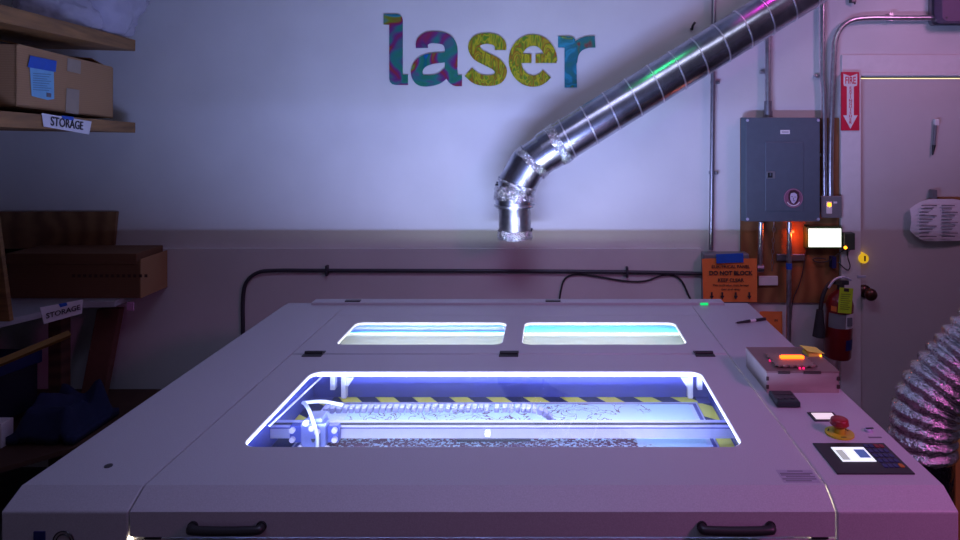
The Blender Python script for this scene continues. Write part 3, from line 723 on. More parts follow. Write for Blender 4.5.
bm = B(); q = P(759, 268, cy-.02); cyl(bm, (q.x-.012, q.y, q.z), (q.x+.02, q.y, q.z), .02); o = link('pipe_elbow', bm, 'galv_dark', smooth='auto'); tag(o, 'round elbow fitting ending the left conduit below the panel', 'fitting')
c = conduit('long conduit running from the breaker panel down behind the cutter', [P(789.5, 222, cy-.02), P(788, 400, cy-.02)], .0125, 'galv', [])
link('pipe_tape', cyl(B(), P(789, 263, cy-.02), P(789, 269, cy-.02), .0145), 'bluetape', c)
c = thing('hanging_chain', P(774, 222, cy), 'thin chain hanging below the breaker panel', 'chain')
bm = B()
for i in range(9):
    q = P(774-.25*i, 224+5.5*i, cy); pts = [(q.x+.006*math.cos(t*PI/4)*(1 if i % 2 else .4), q.y+.006*math.cos(t*PI/4)*(0 if i % 2 else .9), q.z+.015*math.sin(t*PI/4)) for t in range(9)]
    tube(bm, pts, .0018, 6)
link('chain_links', bm, 'galv', c)
hy = WY-.040
c = conduit('dark horizontal conduit low on the wall, bent down at its left end', catmull([P(243, 420, hy), P(243, 330, hy), P(243, 300, hy), P(246, 283, hy), P(257, 273, hy), P(275, 270.5, hy), P(330, 270.5, hy), P(500, 271, hy), P(625, 272, hy), P(702, 273.5, hy)], 6), .0095, 'black_pipe', [])
for px, py in ((327, 270.5), (627, 272)):
    bm = B(); q = P(px, py, hy); box(bm, q.x-.006, q.x+.006, WY-.055, WY-.025, q.z-.026, q.z+.026); link('strap', bm, 'black_pipe', c, bevel=.003)
bm = B(); tube(bm, catmull([P(557, 320, hy+.008), P(561, 290, hy+.008), P(566, 278, hy+.008), P(578, 274.5, hy+.008), P(600, 277, hy+.008), P(625, 281, hy+.008), P(645, 281, hy+.008), P(665, 275, hy+.008), P(680, 279, hy+.008), P(690, 298, hy+.008), P(700, 315, hy+.008)], 8), .0045, 8)
o = link('cable', bm, 'rubber', smooth=True); tag(o, 'thin dark cable sagging below the horizontal conduit', 'cable')
bm = B(); q = P(691, 27, WY); tube(bm, catmull([(q.x, WY, q.z-.01), (q.x, WY-.03, q.z-.015), (q.x, WY-.04, q.z), (q.x+.012, WY-.04, q.z+.018)], 5), .006, 8)
o = link('wall_hook', bm, 'black', smooth=True); tag(o, 'small black hook on the wall above the duct', 'hook')
bm = B(); q = P(853, 0, WY-.02); box(bm, q.x-.012, q.x+.012, WY-.03, WY, q.z-.012, q.z+.14); tube(bm, [(q.x+.004, WY-.02, q.z), (q.x+.009, WY-.022, q.z-.022)], .005, 8)
o = link('wall_bracket', bm, 'dark_metal', bevel=.002); tag(o, 'small dark bracket at the top edge between the bent conduit and ceiling box', 'bracket')
# ceiling box
q0, q1 = P(941, 22, WY-.09), P(995, -40, WY-.09)
fx = thing('ceiling_box', ((q0.x+q1.x)/2, WY, q0.z), 'purple-grey electrical box high at the right above the door', 'box')
bm = B(); prism(bm, rrect(q0.x, q1.x, q0.z, q1.z, .03), 'y', WY-.10, WY-.03); link('housing', bm, 'fixture', fx, bevel=.004)
bm = B(); prism(bm, rrect(q0.x-.012, q1.x, q0.z-.006, q1.z, .02), 'y', WY-.03, WY-.001); link('mounting_plate', bm, 'galv_dark', fx)
bm = B(); q = P(938, 18, cy); cyl(bm, (q.x-.018, cy, q.z), (q.x+.02, cy, q.z), .019); link('connector', bm, 'galv', fx, smooth='auto')
for dx, dz in ((.012, .02), (.012, .15)): link('screw', cyl(B(), (q0.x+dx+.01, WY-.10, q0.z+dz), (q0.x+dx+.01, WY-.103, q0.z+dz), .005, n=10), 'dark_metal', fx)

# ------------------------------------------------------------------ backboard and breaker panel
bx0, bx1 = P(740, 0, WY).x, P(838, 0, WY).x
bb = link('backboard', box(B(), bx0, bx1, WY-.014, WY-.0005, P(0, 302, WY).z, P(0, 118, WY).z), 'backboard'); tag(bb, 'brown stained plywood backboard behind the breaker panel', 'board')
PY = WY-.085
x0, x1, z0, z1 = P(742.5, 0, PY).x, P(821, 0, PY).x, P(0, 221.5, PY).z, P(0, 117.5, PY).z
ep = thing('breaker_panel', ((x0+x1)/2, WY, z0), 'blue-grey breaker panel with hinged door and round portrait sticker', 'electrical panel')
bm = B(); box(bm, x0+.02, x1-.012, PY+.02, WY-.015, z0+.01, z1-.01); link('box', bm, 'panelgrey', ep)
bm = B(); prism(bm, [(x0, PY+.03), (x0+.018, PY), (x1-.006, PY), (x1, PY+.02), (x1, PY+.034), (x0, PY+.034)], 'z', z0, z1); link('cover', bm, 'panelgrey', ep, bevel=.002)
dx0, dx1, dz0, dz1 = P(765, 0, PY).x, P(803.5, 0, PY).x, P(0, 211, PY).z, P(0, 142, PY).z
bm = B(); box(bm, dx0, dx1, PY-.004, PY+.001, dz0, dz1); dr = link('door', bm, 'panelgrey', ep, bevel=.002)
zc = P(0, 175, PY).z
latch = link('latch', box(B(), dx0+.006, dx0+.048, PY-.008, PY-.003, zc-.018, zc+.018), 'boxgrey', dr, bevel=.002)
link('latch_slot', box(B(), dx0+.010, dx0+.034, PY-.0095, PY-.0075, zc-.012, zc+.012), 'black', dr)
link('latch_tab', box(B(), dx0+.020, dx0+.026, PY-.014, PY-.009, zc-.004, zc+.010), 'panelgrey', dr)
q = P(785, 132, PY); lb = link('panel_label', box(B(), q.x-.023, q.x+.023, PY-.002, PY, q.z-.010, q.z+.010), 'white', ep)
link('label_line', box(B(), q.x-.017, q.x+.017, PY-.0026, PY-.002, q.z-.002, q.z+.002), 'greyink', lb)
for sx in (x0+.024, x1-.014):
    for sz in (z0+.012, z1-.014): link('screw', cyl(B(), (sx, PY, sz), (sx, PY-.004, sz), .007, n=12), 'alu', ep)
# portrait sticker
q = P(793, 198, PY); sy = PY-.004
st = link('round_sticker', cyl(B(), (q.x, sy, q.z), (q.x, sy-.0012, q.z), .0475, n=40), 'mauve'); tag(st, 'round mauve sticker with a pale face on the breaker panel door', 'sticker')
bm = B(); pts = [(q.x+.044*math.cos(a*PI/20), sy-.0014, q.z+.044*math.sin(a*PI/20)) for a in range(41)]; tube(bm, pts, .0012, 6); link('sticker_ring', bm, mat('pink_ring', (.45, .25, .35), .5), st)
fc = [(-.016, .012), (-.012, .024), (.004, .027), (.016, .020), (.019, .004), (.014, -.014), (.002, -.028), (-.008, -.022), (-.015, -.008)]
bm = B(); prism(bm, [(q.x+u*1.25, q.z+v*1.15+.006) for u, v in [(-.019, .012), (-.012, .027), (.006, .030), (.021, .020), (.024, .0), (.018, -.020), (.002, -.034), (-.012, -.026), (-.020, -.006)]], 'y', sy-.0016, sy-.001); link('hair', bm, mat('dark_maroon', (.05, .012, .025), .6), st)
bm = B(); prism(bm, [(q.x+u, q.z+v) for u, v in fc], 'y', sy-.0022, sy-.0014); link('face', bm, mat('pale_lilac', (.62, .55, .72), .6), st)
for u0, u1, v0, v1 in ((-.012, -.003, .006, .009), (.004, .014, .004, .007), (-.003, .008, -.014, -.011), (-.002, .002, -.008, .002)):
    link('feature', box(B(), q.x+u0, q.x+u1, sy-.0027, sy-.002, q.z+v0, q.z+v1), 'greyink', st)
bm = B(); pts = [(q.x+.033*math.cos(a), sy-.0016, q.z+.033*math.sin(a)-.004) for a in [PI*1.15+i*PI*.7/12 for i in range(13)]]; tube(bm, pts, .003, 6); link('banner', bm, 'paper', st)
# small switch box
SY = WY-.05; x0, x1, z0, z1 = P(821, 0, SY).x, P(842, 0, SY).x, P(0, 218, SY).z, P(0, 196, SY).z
sb = thing('switch_box', ((x0+x1)/2, WY, z0), 'small grey switch box with orange-lit toggle right of the breaker panel', 'switch')
link('housing', box(B(), x0, x1, SY, WY-.031, z0, z1), 'boxgrey', sb, bevel=.003)
q = P(829, 207.5, SY); link('switch_plate', box(B(), q.x-.014, q.x+.014, SY-.003, SY, q.z-.030, q.z+.030), 'white', sb, bevel=.001)
link('toggle', box(B(), q.x-.009, q.x+.009, SY-.008, SY-.003, q.z+.006, q.z+.024), 'orange_led', sb, bevel=.002)
link('caption', box(B(), q.x+.022, q.x+.040, SY-.001, SY, q.z+.02, q.z+.03), 'paper', sb)
# indicator lamp under the panel
q = P(792, 232, WY-.05)
il = thing('indicator_lamp', (q.x, WY, q.z), 'tiny red lamp glowing orange on the backboard below the panel', 'lamp')
bm = B(); sph(bm, (q.x+.006, WY-.045, q.z), .007, u=12, v=8); link('bulb', bm, 'red_led', il, smooth=True)
bm = B(); cyl(bm, (q.x+.006, WY-.015, q.z), (q.x+.006, WY-.042, q.z), .005, n=10); link('lamp_base', bm, 'black', il)
point('indicator_light', (q.x+.035, WY-.075, q.z-.02), .42, (1, .10, .01), .01)
# bright little screen
TY = WY-.06; x0, x1, z0, z1 = P(806.5, 0, TY).x, P(842.5, 0, TY).x, P(0, 248.5, TY).z, P(0, 227, TY).z
sc = thing('touch_screen', ((x0+x1)/2, WY, z0), 'small bright white screen mounted below the breaker panel', 'screen')
link('bezel', box(B(), x0, x1, TY, WY-.015, z0, z1), mat('green_bezel', (.05, .12, .03), .4), sc, bevel=.003)
link('display', box(B(), x0+.010, x1-.008, TY-.003, TY, z0+.008, z1-.008), 'screen', sc)
q = P(847, 240.5, WY-.05); ad = thing('wall_adapter', (q.x, WY, q.z-.04), 'dark box with orange light beside the bright screen', 'adapter')
link('case', box(B(), q.x-.022, q.x+.032, WY-.07, WY-.031, q.z-.044, q.z+.040), mat('dark_green_case', (.05, .07, .05), .5), ad, bevel=.004)
q2 = P(845.5, 248, WY-.07); bm = B(); sph(bm, (q2.x, WY-.07, q2.z+.002), .008, u=12, v=8); link('indicator', bm, 'orange_led', ad, smooth=True)
cb = thing('power_cable', P(847, 251, WY-.04), 'thin black cable looping from the wall adapter down beside the screen', 'cable')
bm = B(); yy = WY-.045
tube(bm, catmull([P(847, 250, yy), P(848, 258, yy), P(850, 266, yy), P(848, 270, yy), P(843, 267, yy), P(838, 262, yy)], 8), .003, 8)
tube(bm, catmull([P(844, 250, yy), P(838, 254, yy), P(828, 261, yy), P(818, 262, yy), P(813, 260, yy), P(816, 258, yy), P(826, 259, yy)], 8), .0028, 8); link('cord', bm, 'rubber', cb, smooth=True)
bm = B(); box(bm, P(828, 0, WY).x, P(832, 0, WY).x, WY-.05, WY-.015, P(0, 266, WY).z, P(0, 255, WY).z); link('plug', bm, 'navy_paint', cb)
bm = B(); tube(bm, catmull([P(806, 250, WY-.025), P(803, 270, WY-.025), P(799, 285, WY-.025), P(793, 300, WY-.025), P(791, 320, WY-.025)], 6), .0028, 8)
o = link('cable', bm, 'rubber', smooth=True); tag(o, 'thin black cable trailing down the backboard beside the long conduit', 'cable')
# dim fittings on the backboard
for x0, x1, y0, y1, lab in ((775, 803, 253, 260, 'flat grey bracket crossing the long conduit on the backboard'), ):
    bm = B(); box(bm, P(x0, 0, WY).x, P(x1, 0, WY).x, WY-.028, WY-.014, P(0, y1, WY).z, P(0, y0, WY).z); o = link('bracket', bm, 'galv_dark', bevel=.004); tag(o, lab, 'bracket')
bm = B(); box(bm, P(757, 0, WY).x, P(776, 0, WY).x, WY-.03, WY-.014, P(0, 284, WY).z, P(0, 275, WY).z); o = link('wire_tray', bm, 'trim', bevel=.002); tag(o, 'small pale strip on the backboard right of the orange sign', 'strip')

# fire extinguisher sign
FY = WY-.034
fx0, fx1, fz0, fz1 = P(841, 0, FY).x, P(859, 0, FY).x, P(0, 130.5, FY).z, P(0, 72, FY).z
fcx, wd, ht = (fx0+fx1)/2, fx1-fx0, fz1-fz0
fs = link('fire_sign', box(B(), fx0, fx1, FY-.003, FY+.003, fz0, fz1), 'sign_red'); tag(fs, 'red and white FIRE EXTINGUISHER sign with a downward arrow', 'sign')
U = lambda u, v: (fcx+u*wd, fz1-v*ht)
arrow = [U(-.38, .03), U(0, .075), U(.38, .03), U(.38, .20), U(.36, .235), U(.19, .25), U(.19, .74), U(.40, .74), U(0, .97), U(-.40, .74), U(-.19, .74), U(-.19, .25), U(-.36, .235), U(-.38, .20)]
bm = B(); prism(bm, arrow, 'y', FY-.0045, FY-.003); link('arrow', bm, 'white', fs)
q = U(0, .148); link('lettering', wtext('FIRE', .050, q[0], FY-.005, q[1], bold=.0005, sx=.60), 'sign_red', fs)
bm = B()
for i, chh in enumerate('EXTINGUISHER'):
    q = U(0, .275+.0535*i); b2 = wtext(chh, .0185, q[0], FY-.005, q[1], bold=.0002, sx=1.15); me = bpy.data.meshes.new('t'); b2.to_mesh(me); b2.free(); bm.from_mesh(me); bpy.data.meshes.remove(me)
link('lettering', bm, 'sign_red', fs)

# fire extinguisher
EYY = WY-.11; ct = P(840.5, 288, EYY); cb_ = P(837, 357, EYY); er = .063
ex_ = thing('fire_extinguisher', (cb_.x, EYY, cb_.z), 'red fire extinguisher with yellow-green tag hanging beside the door', 'fire extinguisher')
ax = (ct-cb_).normalized(); bm = B()
tube(bm, [cb_, cb_+ax*.01, cb_+ax*.26, cb_+ax*.29, cb_+ax*.315, cb_+ax*.33], lambda i: (er*.9, er, er, er*.86, er*.5, er*.28)[i], 32); link('cylinder', bm, 'ext_red', ex_, smooth='auto')
bm = B(); tt = cb_+ax*.33; cyl(bm, tt-ax*.01, tt+ax*.04, .017); box(bm, tt.x-.03, tt.x+.035, EYY-.015, EYY+.015, tt.z+.025, tt.z+.045); link('valve', bm, 'dark_metal', ex_, smooth='auto')
bm = B(); tube(bm, catmull([tt+Vector((.05, 0, .045)), tt+Vector((.01, -.01, .062)), tt+Vector((-.035, -.015, .05)), tt+Vector((-.065, -.015, .01))], 6), .006, 8); link('carry_handle', bm, 'alu', ex_, smooth=True)
bm = B(); tube(bm, catmull([tt+Vector((.0, 0, .03)), tt+Vector((-.05, 0, .03)), tt+Vector((-.085, 0, -.03)), tt+Vector((-.10, 0, -.12))], 8), .010, 10); cyl(bm, tt+Vector((-.10, 0, -.10)), tt+Vector((-.105, -.0, -.23)), .016, .030); link('hose', bm, 'rubber', ex_, smooth='auto')
def wrap_label(name, z0, z1, a0, a1, m, rr=er+.0012):
    bm = B(); n = 10; A = []
    for i in range(n+1):
        a = math.radians(a0+(a1-a0)*i/n); d_ = Vector((math.sin(a)*rr, -math.cos(a)*rr, 0)); A.append((bm.verts.new(cb_+ax*z0+d_), bm.verts.new(cb_+ax*z1+d_)))
    for p, q in zip(A, A[1:]): bm.faces.new((p[0], q[0], q[1], p[1]))
    return link(name, bm, m, ex_)
wrap_label('body_label', .155, .225, 5, 75, 'paper'); wrap_label('body_label', .155, .225, -70, 4, mat('silver_label', (.22, .22, .24), .5))
wrap_label('instruction_label', .05, .10, 10, 70, 'navy_paint'); wrap_label('small_label', .235, .26, -60, -35, 'orange')
bm = B(); q = cb_+ax*.19; box(bm, q.x+.012, q.x+.035, EYY-er-.004, EYY-er+.002, q.z-.02, q.z+.02); link('label_figure', bm, 'greyink', ex_)
tg = thing('inspection_tag', tt, 'yellow-green inspection tag hung on the fire extinguisher neck', 'tag')
q = P(845.5, 301, EYY-.075); R = Matrix.Rotation(.08, 3, 'Y')
link('card', box(B(), q.x-.032, q.x+.032, q.y-.001, q.y+.001, q.z-.058, q.z+.062, R), 'tag', tg)
link('card_head', box(B(), q.x-.012, q.x+.012, q.y-.0025, q.y-.001, q.z+.045, q.z+.060, R, q), 'char', tg)
for i in range(8): link('text_line', box(B(), q.x-.024, q.x+.022-.004*(i % 3), q.y-.002, q.y-.001, q.z+.030-.010*i, q.z+.033-.010*i, R, q), mat('dark_green_ink', (.16, .24, .02), .8), tg)

# junction box and orange signs
jb = link('junction_box', box(B(), P(700, 0, WY).x, P(745, 0, WY).x, WY-.075, WY-.002, P(0, 303, WY).z, P(0, 251, WY).z), 'boxgrey', bevel=.006); tag(jb, 'grey metal junction box mostly hidden by the orange sign', 'box')
OY = WY-.082
def paper_sheet(bm, x0, x1, z0, z1, y, curl, n=12, cx='l'):
    rows = []
    for i in range(n+1):
        u = i/n; col = []
        for j in range(7):
            v = j/6
            yy = y-curl*(max(0, (.16-u))/.16)**2*(1-.4*v)-.002*math.sin(u*7+v*3)
            xx = x0+(x1-x0)*u+curl*.35*(max(0, (.3-u))/.3)**2*(1-v)
            col.append((xx, yy, z0+(z1-z0)*v))
        rows.append(col)
    V = [[[bm.verts.new((p[0], p[1]+t, p[2])) for p in c] for c in rows] for t in (0, .0008)]
    for k in range(2):
        for i in range(n):
            for j in range(6): bm.faces.new((V[k][i][j], V[k][i+1][j], V[k][i+1][j+1], V[k][i][j+1]))
    return bm
q0, q1 = P(701.5, 302, OY), P(757, 258.5, OY)
os_ = link('warning_sign', paper_sheet(B(), q0.x, q1.x, q0.z, q1.z, OY, .016), 'orange', smooth=True); tag(os_, 'orange paper sign reading ELECTRICAL PANEL DO NOT BLOCK with arrows', 'sign')
cx = P(730.5, 0, OY).x; ty = OY-.005
for s, size, py, bold in (('ELECTRICAL PANEL', .0215, 266.5, .0002), ('DO NOT BLOCK', .028, 273, .0008), ('KEEP CLEAR', .0235, 280, .0003), ('This could often must be kept', .0145, 285, 0), ('clear at all times', .0145, 289, 0)):
    link('lettering', wtext(s, size, cx, ty, P(0, py, OY).z, bold=bold), 'ink', os_)
for i, px in enumerate((711.5, 722, 735.5, 749)):
    q = P(px, 295.5, OY); bm = B(); prism(bm, [(q.x-.004, q.z+.018), (q.x+.004, q.z+.018), (q.x+.004, q.z), (q.x+.010, q.z), (q.x, q.z-.018), (q.x-.010, q.z), (q.x-.004, q.z)], 'y', ty-.002, ty); link('arrow', bm, 'ink', os_)
bm = B(); box(bm, P(716, 0, OY).x, P(743, 0, OY).x, OY-.008, OY-.003, P(0, 262.5, OY).z, P(0, 253.5, OY).z, Matrix.Rotation(-.04, 3, 'Y')); o = link('tape_strip', bm, 'bluetape'); tag(o, 'blue masking tape strip holding up the orange sign', 'tape')
q0, q1 = P(759.5, 345, WY-.03), P(782.5, 311.5, WY-.03)
o2 = link('warning_sign', paper_sheet(B(), q0.x, q1.x, q0.z, q1.z, WY-.028, .006), 'orange', smooth=True); tag(o2, 'second orange sheet low on the wall behind the cutter rear corner', 'sign')
link('lettering', wtext('IN', .016, P(774, 0, WY).x, WY-.032, P(0, 318.5, WY).z), 'ink', o2)

# pen and paper on the door
q = P(934.5, 136, WY-.01); dp = thing('hanging_marker', (q.x, WY, q.z), 'slim marker hanging tip down on the door above the clipped papers', 'marker')
bm = B(); cyl(bm, P(935.5, 124, WY-.01), P(934, 145, WY-.01), .008, .007); link('barrel', bm, 'boxgrey', dp, smooth='auto')
bm = B(); cyl(bm, P(934, 145, WY-.01), P(932.5, 155, WY-.01), .009, .003); link('tip', bm, 'black', dp, smooth='auto')
q = P(936, 123, WY-.01); link('hook', box(B(), q.x-.010, q.x+.012, WY-.02, WY-.001, q.z-.012, q.z+.020), 'white', dp, bevel=.003)
cbx = thing('hanging_papers', P(938, 196, WY), 'curled printed papers clipped on the door', 'papers')
def curled(name, x0, x1, zt, zb, bulge, m, yb):
    bm = B(); n = 14; C0 = []
    for i in range(n+1):
        u = i/n; x = x0+(x1-x0)*u
        e = .5*(1-abs(2*u-1)**2.5)
        top = zt-.05*(1-min(1, u*3))**2-.03*max(0, (u-.6)/.4)**2; bot = zb+.05*(1-min(1, u*4))**2
        y = yb-bulge*math.sin(u*PI)*.6-bulge*(1-u)*.4
        C0.append([(x, y-.012*math.sin(v*PI), top+(bot-top)*v) for v in [j/5 for j in range(6)]])
    V = [[[bm.verts.new((p[0], p[1]+t, p[2])) for p in c] for c in C0] for t in (0, .001)]
    for k in range(2):
        for i in range(n):
            for j in range(5): bm.faces.new((V[k][i][j], V[k][i+1][j], V[k][i+1][j+1], V[k][i][j+1]))
    return link(name, bm, m, cbx, smooth=True)
a0, a1 = P(911, 199, WY-.04), P(975, 241, WY-.04)
curled('front_page', a0.x, a1.x, a0.z, a1.z, .03, 'paper', WY-.018)
for i in range(10):
    z = a0.z-.03-.017*i
    for x0_, x1_ in ((a0.x+.03+.01*(i < 2), a0.x+.115-.02*(i % 3)), (a0.x+.14, a0.x+.22-.015*((i+1) % 3))):
        link('text_line', box(B(), x0_, x1_, WY-.062, WY-.060, z-.0022, z+.0022), 'greyink', cbx)
bm = B(); q = P(933, 194, WY-.02); box(bm, q.x-.010, q.x+.014, WY-.034, WY-.001, q.z-.022, q.z+.022); link('clip', bm, 'boxgrey', cbx, bevel=.002)
q = P(950, 198, WY-.01); link('backing_board', box(B(), q.x-.06, q.x+.12, WY-.012, WY-.001, q.z-.10, q.z+.005), 'shelf', cbx)

# ------------------------------------------------------------------ flexible duct at the right
fl = thing('flexible_duct', (1.16, 2.1, .5), 'silver corrugated flexible duct rising beside the cutter', 'duct')
path = catmull([(1.185, 2.10, .66), (1.185, 2.10, .74), (1.205, 2.10, .83), (1.265, 2.09, .925), (1.345, 2.08, 1.02), (1.44, 2.07, 1.125), (1.56, 2.06, 1.25), (1.72, 2.05, 1.38)], 26)
S_ = [0]
for a, b in zip(path, path[1:]): S_.append(S_[-1]+(b-a).length)
bm = B(); pitch = .037
def rad(i):
    s = S_[i]; return .086+.015*abs(math.sin(PI*s/pitch))
tube(bm, path, rad, 56, caps=False)
for v in bm.verts:
    nz = noise.noise(v.co*50)*.003+noise.noise(v.co*130)*.0022; v.co += Vector((nz, nz*.5, nz))
link('corrugated_hose', bm, 'hose_foil', fl, smooth=True)
bm = B(); tube(bm, [(1.185, 2.10, .0), (1.185, 2.10, .3), (1.185, 2.10, .60), (1.185, 2.10, .68)], .090, 48); 
link('duct_collar', bm, mat('dark_wrinkled_foil', (.05, .05, .06), .15, .9, bump=1, bscale=40), fl, smooth='auto')
o = link('timber_block', box(B(), 1.29, 1.60, 2.10, 2.20, .0, .665), wood('yellow_pine', (.50, .30, .05), (.62, .40, .08), 5), bevel=.004); tag(o, 'yellow pine block at the right edge beside the flexible duct', 'timber')

# ------------------------------------------------------------------ shelves at the left
F, D_ = Vector((-2.04, 3.20, 0)), Vector((.28, -.96, 0)).normalized()
Nn = Vector((D_.y, -D_.x, 0))                                # away from the room, to the left
def shelf_board(name, zf, zn, depth, th, label, back_up=0, length=1.55, m='shelf'):
    bm = B(); A = []
    for s in (0, length):
        for e in (0, depth):
            for k in (0, -th):
                p = F+D_*s+Nn*e; z = zf+(zn-zf)*s/1.25+k+back_up*e/depth; A.append(bm.verts.new((p.x, min(p.y, WY-.005), z)))
    f = lambda *i: bm.faces.new([A[j] for j in i])
    f(0, 2, 6, 4); f(1, 5, 7, 3); f(0, 4, 5, 1); f(2, 3, 7, 6); f(0, 1, 3, 2); f(4, 6, 7, 5)
    o = link(name, bm, m, bevel=.002); tag(o, label, 'shelf'); return o
shelf_board('shelf_board', 2.126, 2.088, .62, .055, 'upper wooden shelf board carrying the plastic bag')
shelf_board('shelf_board', 1.722, 1.762, .62, .050, 'middle wooden shelf board carrying the open cardboard box', .015)
def on_front(px, py, off=.0):
    """point on the vertical plane through the shelf front edge, `off` metres behind it"""
    A = F+Nn*off; k = (px-VX)/FPX                            # x = k*y
    s = (k*A.y-A.x)/(D_.x-k*D_.y); p = A+D_*s
    return Vector((p.x, p.y, EYE-(py-VY)*p.y/FPX))
# cardboard box
b0, b1 = on_front(16, 110, .03), on_front(113, 117, .03)
cb = thing('cardboard_box', ((b0+b1)/2-Vector((0, 0, 0))), 'open cardboard box with a blue note on the middle shelf', 'box')
ztop0, ztop1 = on_front(16, 44.5, .03).z, on_front(113, 68, .03).z
dirb = (b0-b1).normalized(); dirb.z = 0; dirb.normalize(); nb = Vector((dirb.y, -dirb.x, 0)); Lb = (Vector((b0.x, b0.y, 0))-Vector((b1.x, b1.y, 0))).length
zb1, zb0 = 1.742, 1.778
def qbox(bm, s0, s1, e0, e1, zl, zh):
    """slanted box along the carton; zl/zh = heights at the far and near end"""
    A = []
    for s in (s0, s1):
        for e in (e0, e1):
            for zz in (zl, zh):
                z = zz[0]+(zz[1]-zz[0])*s/Lb; p = b1+dirb*s+nb*e; A.append(bm.verts.new((p.x, p.y, z)))
    f = lambda *i: bm.faces.new([A[j] for j in i])
    f(0, 4, 5, 1); f(2, 3, 7, 6); f(0, 1, 3, 2); f(4, 6, 7, 5); f(1, 5, 7, 3); f(0, 2, 6, 4)
    return bm
zl, zh = (zb1, zb0), (ztop1, ztop0)
Wb = .30
bm = B(); t_ = .006
qbox(bm, 0, Lb, 0, t_, zl, zh); qbox(bm, 0, Lb, Wb-t_, Wb, zl, zh); qbox(bm, 0, t_, 0, Wb, zl, zh); qbox(bm, Lb-t_, Lb, 0, Wb, zl, zh); qbox(bm, 0, Lb, 0, Wb, zl, (zl[0]+.006, zl[1]+.006))
link('carton', bm, 'card', cb)
qf = lambda s, e, dz: (b1+dirb*s+nb*e)[:2]+(ztop1+(ztop0-ztop1)*s/Lb+dz,)
bm = B()
for quad in (((.01, 0, 0), (Lb-.02, 0, 0), (Lb-.03, .10, .025), (.03, .13, .03)), ((.0, .02, .0), (.0, Wb-.02, 0), (.09, Wb-.04, .045), (.10, .05, .03))):
    V = [bm.verts.new(qf(*p)) for p in quad]; W_ = [bm.verts.new((v.co.x, v.co.y, v.co.z+.004)) for v in V]
    bm.faces.new(V); bm.faces.new(W_[::-1])
    for i in range(4): j = (i+1) % 4; bm.faces.new((V[i], V[j], W_[j], W_[i]))
link('flap', bm, 'card', cb)
def on_box(px, py): return on_front(px, py, .03)
def patch(name, pts, m, parent, lift=.002, th=.0008, fn=on_box):
    bm = B(); V, W_ = [], []
    for px, py in pts:
        p = fn(px, py); V.append(bm.verts.new(p-Nn*lift)); W_.append(bm.verts.new(p-Nn*(lift-th)))
    bm.faces.new(V); bm.faces.new(W_[::-1])
    for i in range(len(V)): j = (i+1) % len(V); bm.faces.new((V[i], V[j], W_[j], W_[i]))
    return link(name, bm, m, parent)
patch('packing_tape', [(67, 58), (80.5, 61), (80, 74), (66.5, 71)], 'tape', cb); patch('packing_tape', [(66, 88), (79, 90), (78, 114.5), (65, 112.5)], 'tape', cb)
nt = thing('blue_note', on_box(41, 97), 'light blue printed note taped to the cardboard box', 'note')
patch('note_paper', [(29, 66), (53, 69), (53.5, 99), (47, 100), (31, 96)], 'bluenote', nt, .0025)
patch('masking_tape', [(29, 55.5), (55.5, 61), (54.5, 72), (26.5, 67)], 'bluetape', nt, .004)
for i in range(8):
    y = 73+2.3*i; patch('text_line', [(32, y), (50-(i % 3)*2, y+1.2), (50-(i % 3)*2, y+1.9), (32, y+.7)], mat('blue_grey_ink', (.10, .24, .40), .8) if i == 0 else bpy.data.materials['blue_grey_ink'], nt, .004)
patch('printed_mark', [(45.5, 92.5), (50, 93.5), (50, 97.5), (45.5, 96.8)], 'greyink', nt, .004)
def storage_tag(label, quad, centre, size, fn, yaw, roll, nrm, tape):
    s = thing('storage_label', fn(*centre), label, 'label')
    patch('label_paper', quad, 'paper', s, .004, .001, fn)
    q = fn(*centre)-nrm*.006
    link('lettering', wtext('STORAGE', size, q.x, q.y, q.z, roll=roll, rz=yaw, bold=.0003, sx=1.4 if size > .04 else 1), 'ink', s)
    patch('tape', tape, 'bluetape', s, .006, .0008, fn)
    return s
yaw_f = math.atan2(-D_.y, -D_.x)-0                             # direction of the front edge, left to right = away from the camera
storage_tag('white STORAGE label on the middle shelf edge below the cardboard box', [(40.5, 113), (90.5, 121.5), (88, 134.5), (42.5, 126.5)], (66, 124), .046, lambda a, b: on_front(a, b, 0), yaw_f, -.07, Nn, [(60, 115.5), (72, 117), (72, 120.5), (61, 119)])
# plastic bag on the upper shelf
def bag(cx, cy_, cz, rx, ry, rz, seed, name='bag_film'):
    bm = B(); bmesh.ops.create_icosphere(bm, subdivisions=5, radius=1)
    for v in bm.verts:
        n_ = v.co.normalized(); d_ = 1+.22*noise.noise(n_*1.8+Vector((seed, 0, 0)))+.10*abs(noise.noise(n_*5+Vector((seed, 3, 0))))+.03*noise.noise(n_*14)
        v.co = Vector((cx+n_.x*rx*d_, cy_+n_.y*ry*d_, cz+n_.z*rz*d_))
        v.co.z = max(v.co.z, zfloor(v.co))
    return bm
def zfloor(c):
    s = (Vector((c.x, c.y, 0))-F).dot(D_); return 2.126+(2.088-2.126)*s/1.25+.003
bg = thing('plastic_bag', (-2.15, 2.95, 2.13), 'crumpled clear plastic bag of white stuffing on the upper shelf', 'bag')
link('stuffing', bag(-2.09, 2.98, 2.27, .13, .16, .17, 4), mat('white_stuffing', (.50, .48, .60), .7, bump=.6, bscale=25), bg, smooth=True)
link('bag_film', bag(-2.10, 2.92, 2.27, .20, .28, .20, 1), 'film', bg, smooth=True)
link('bag_corner', bag(-1.96, 2.62, 2.15, .06, .20, .10, 8), 'film', bg, smooth=True)

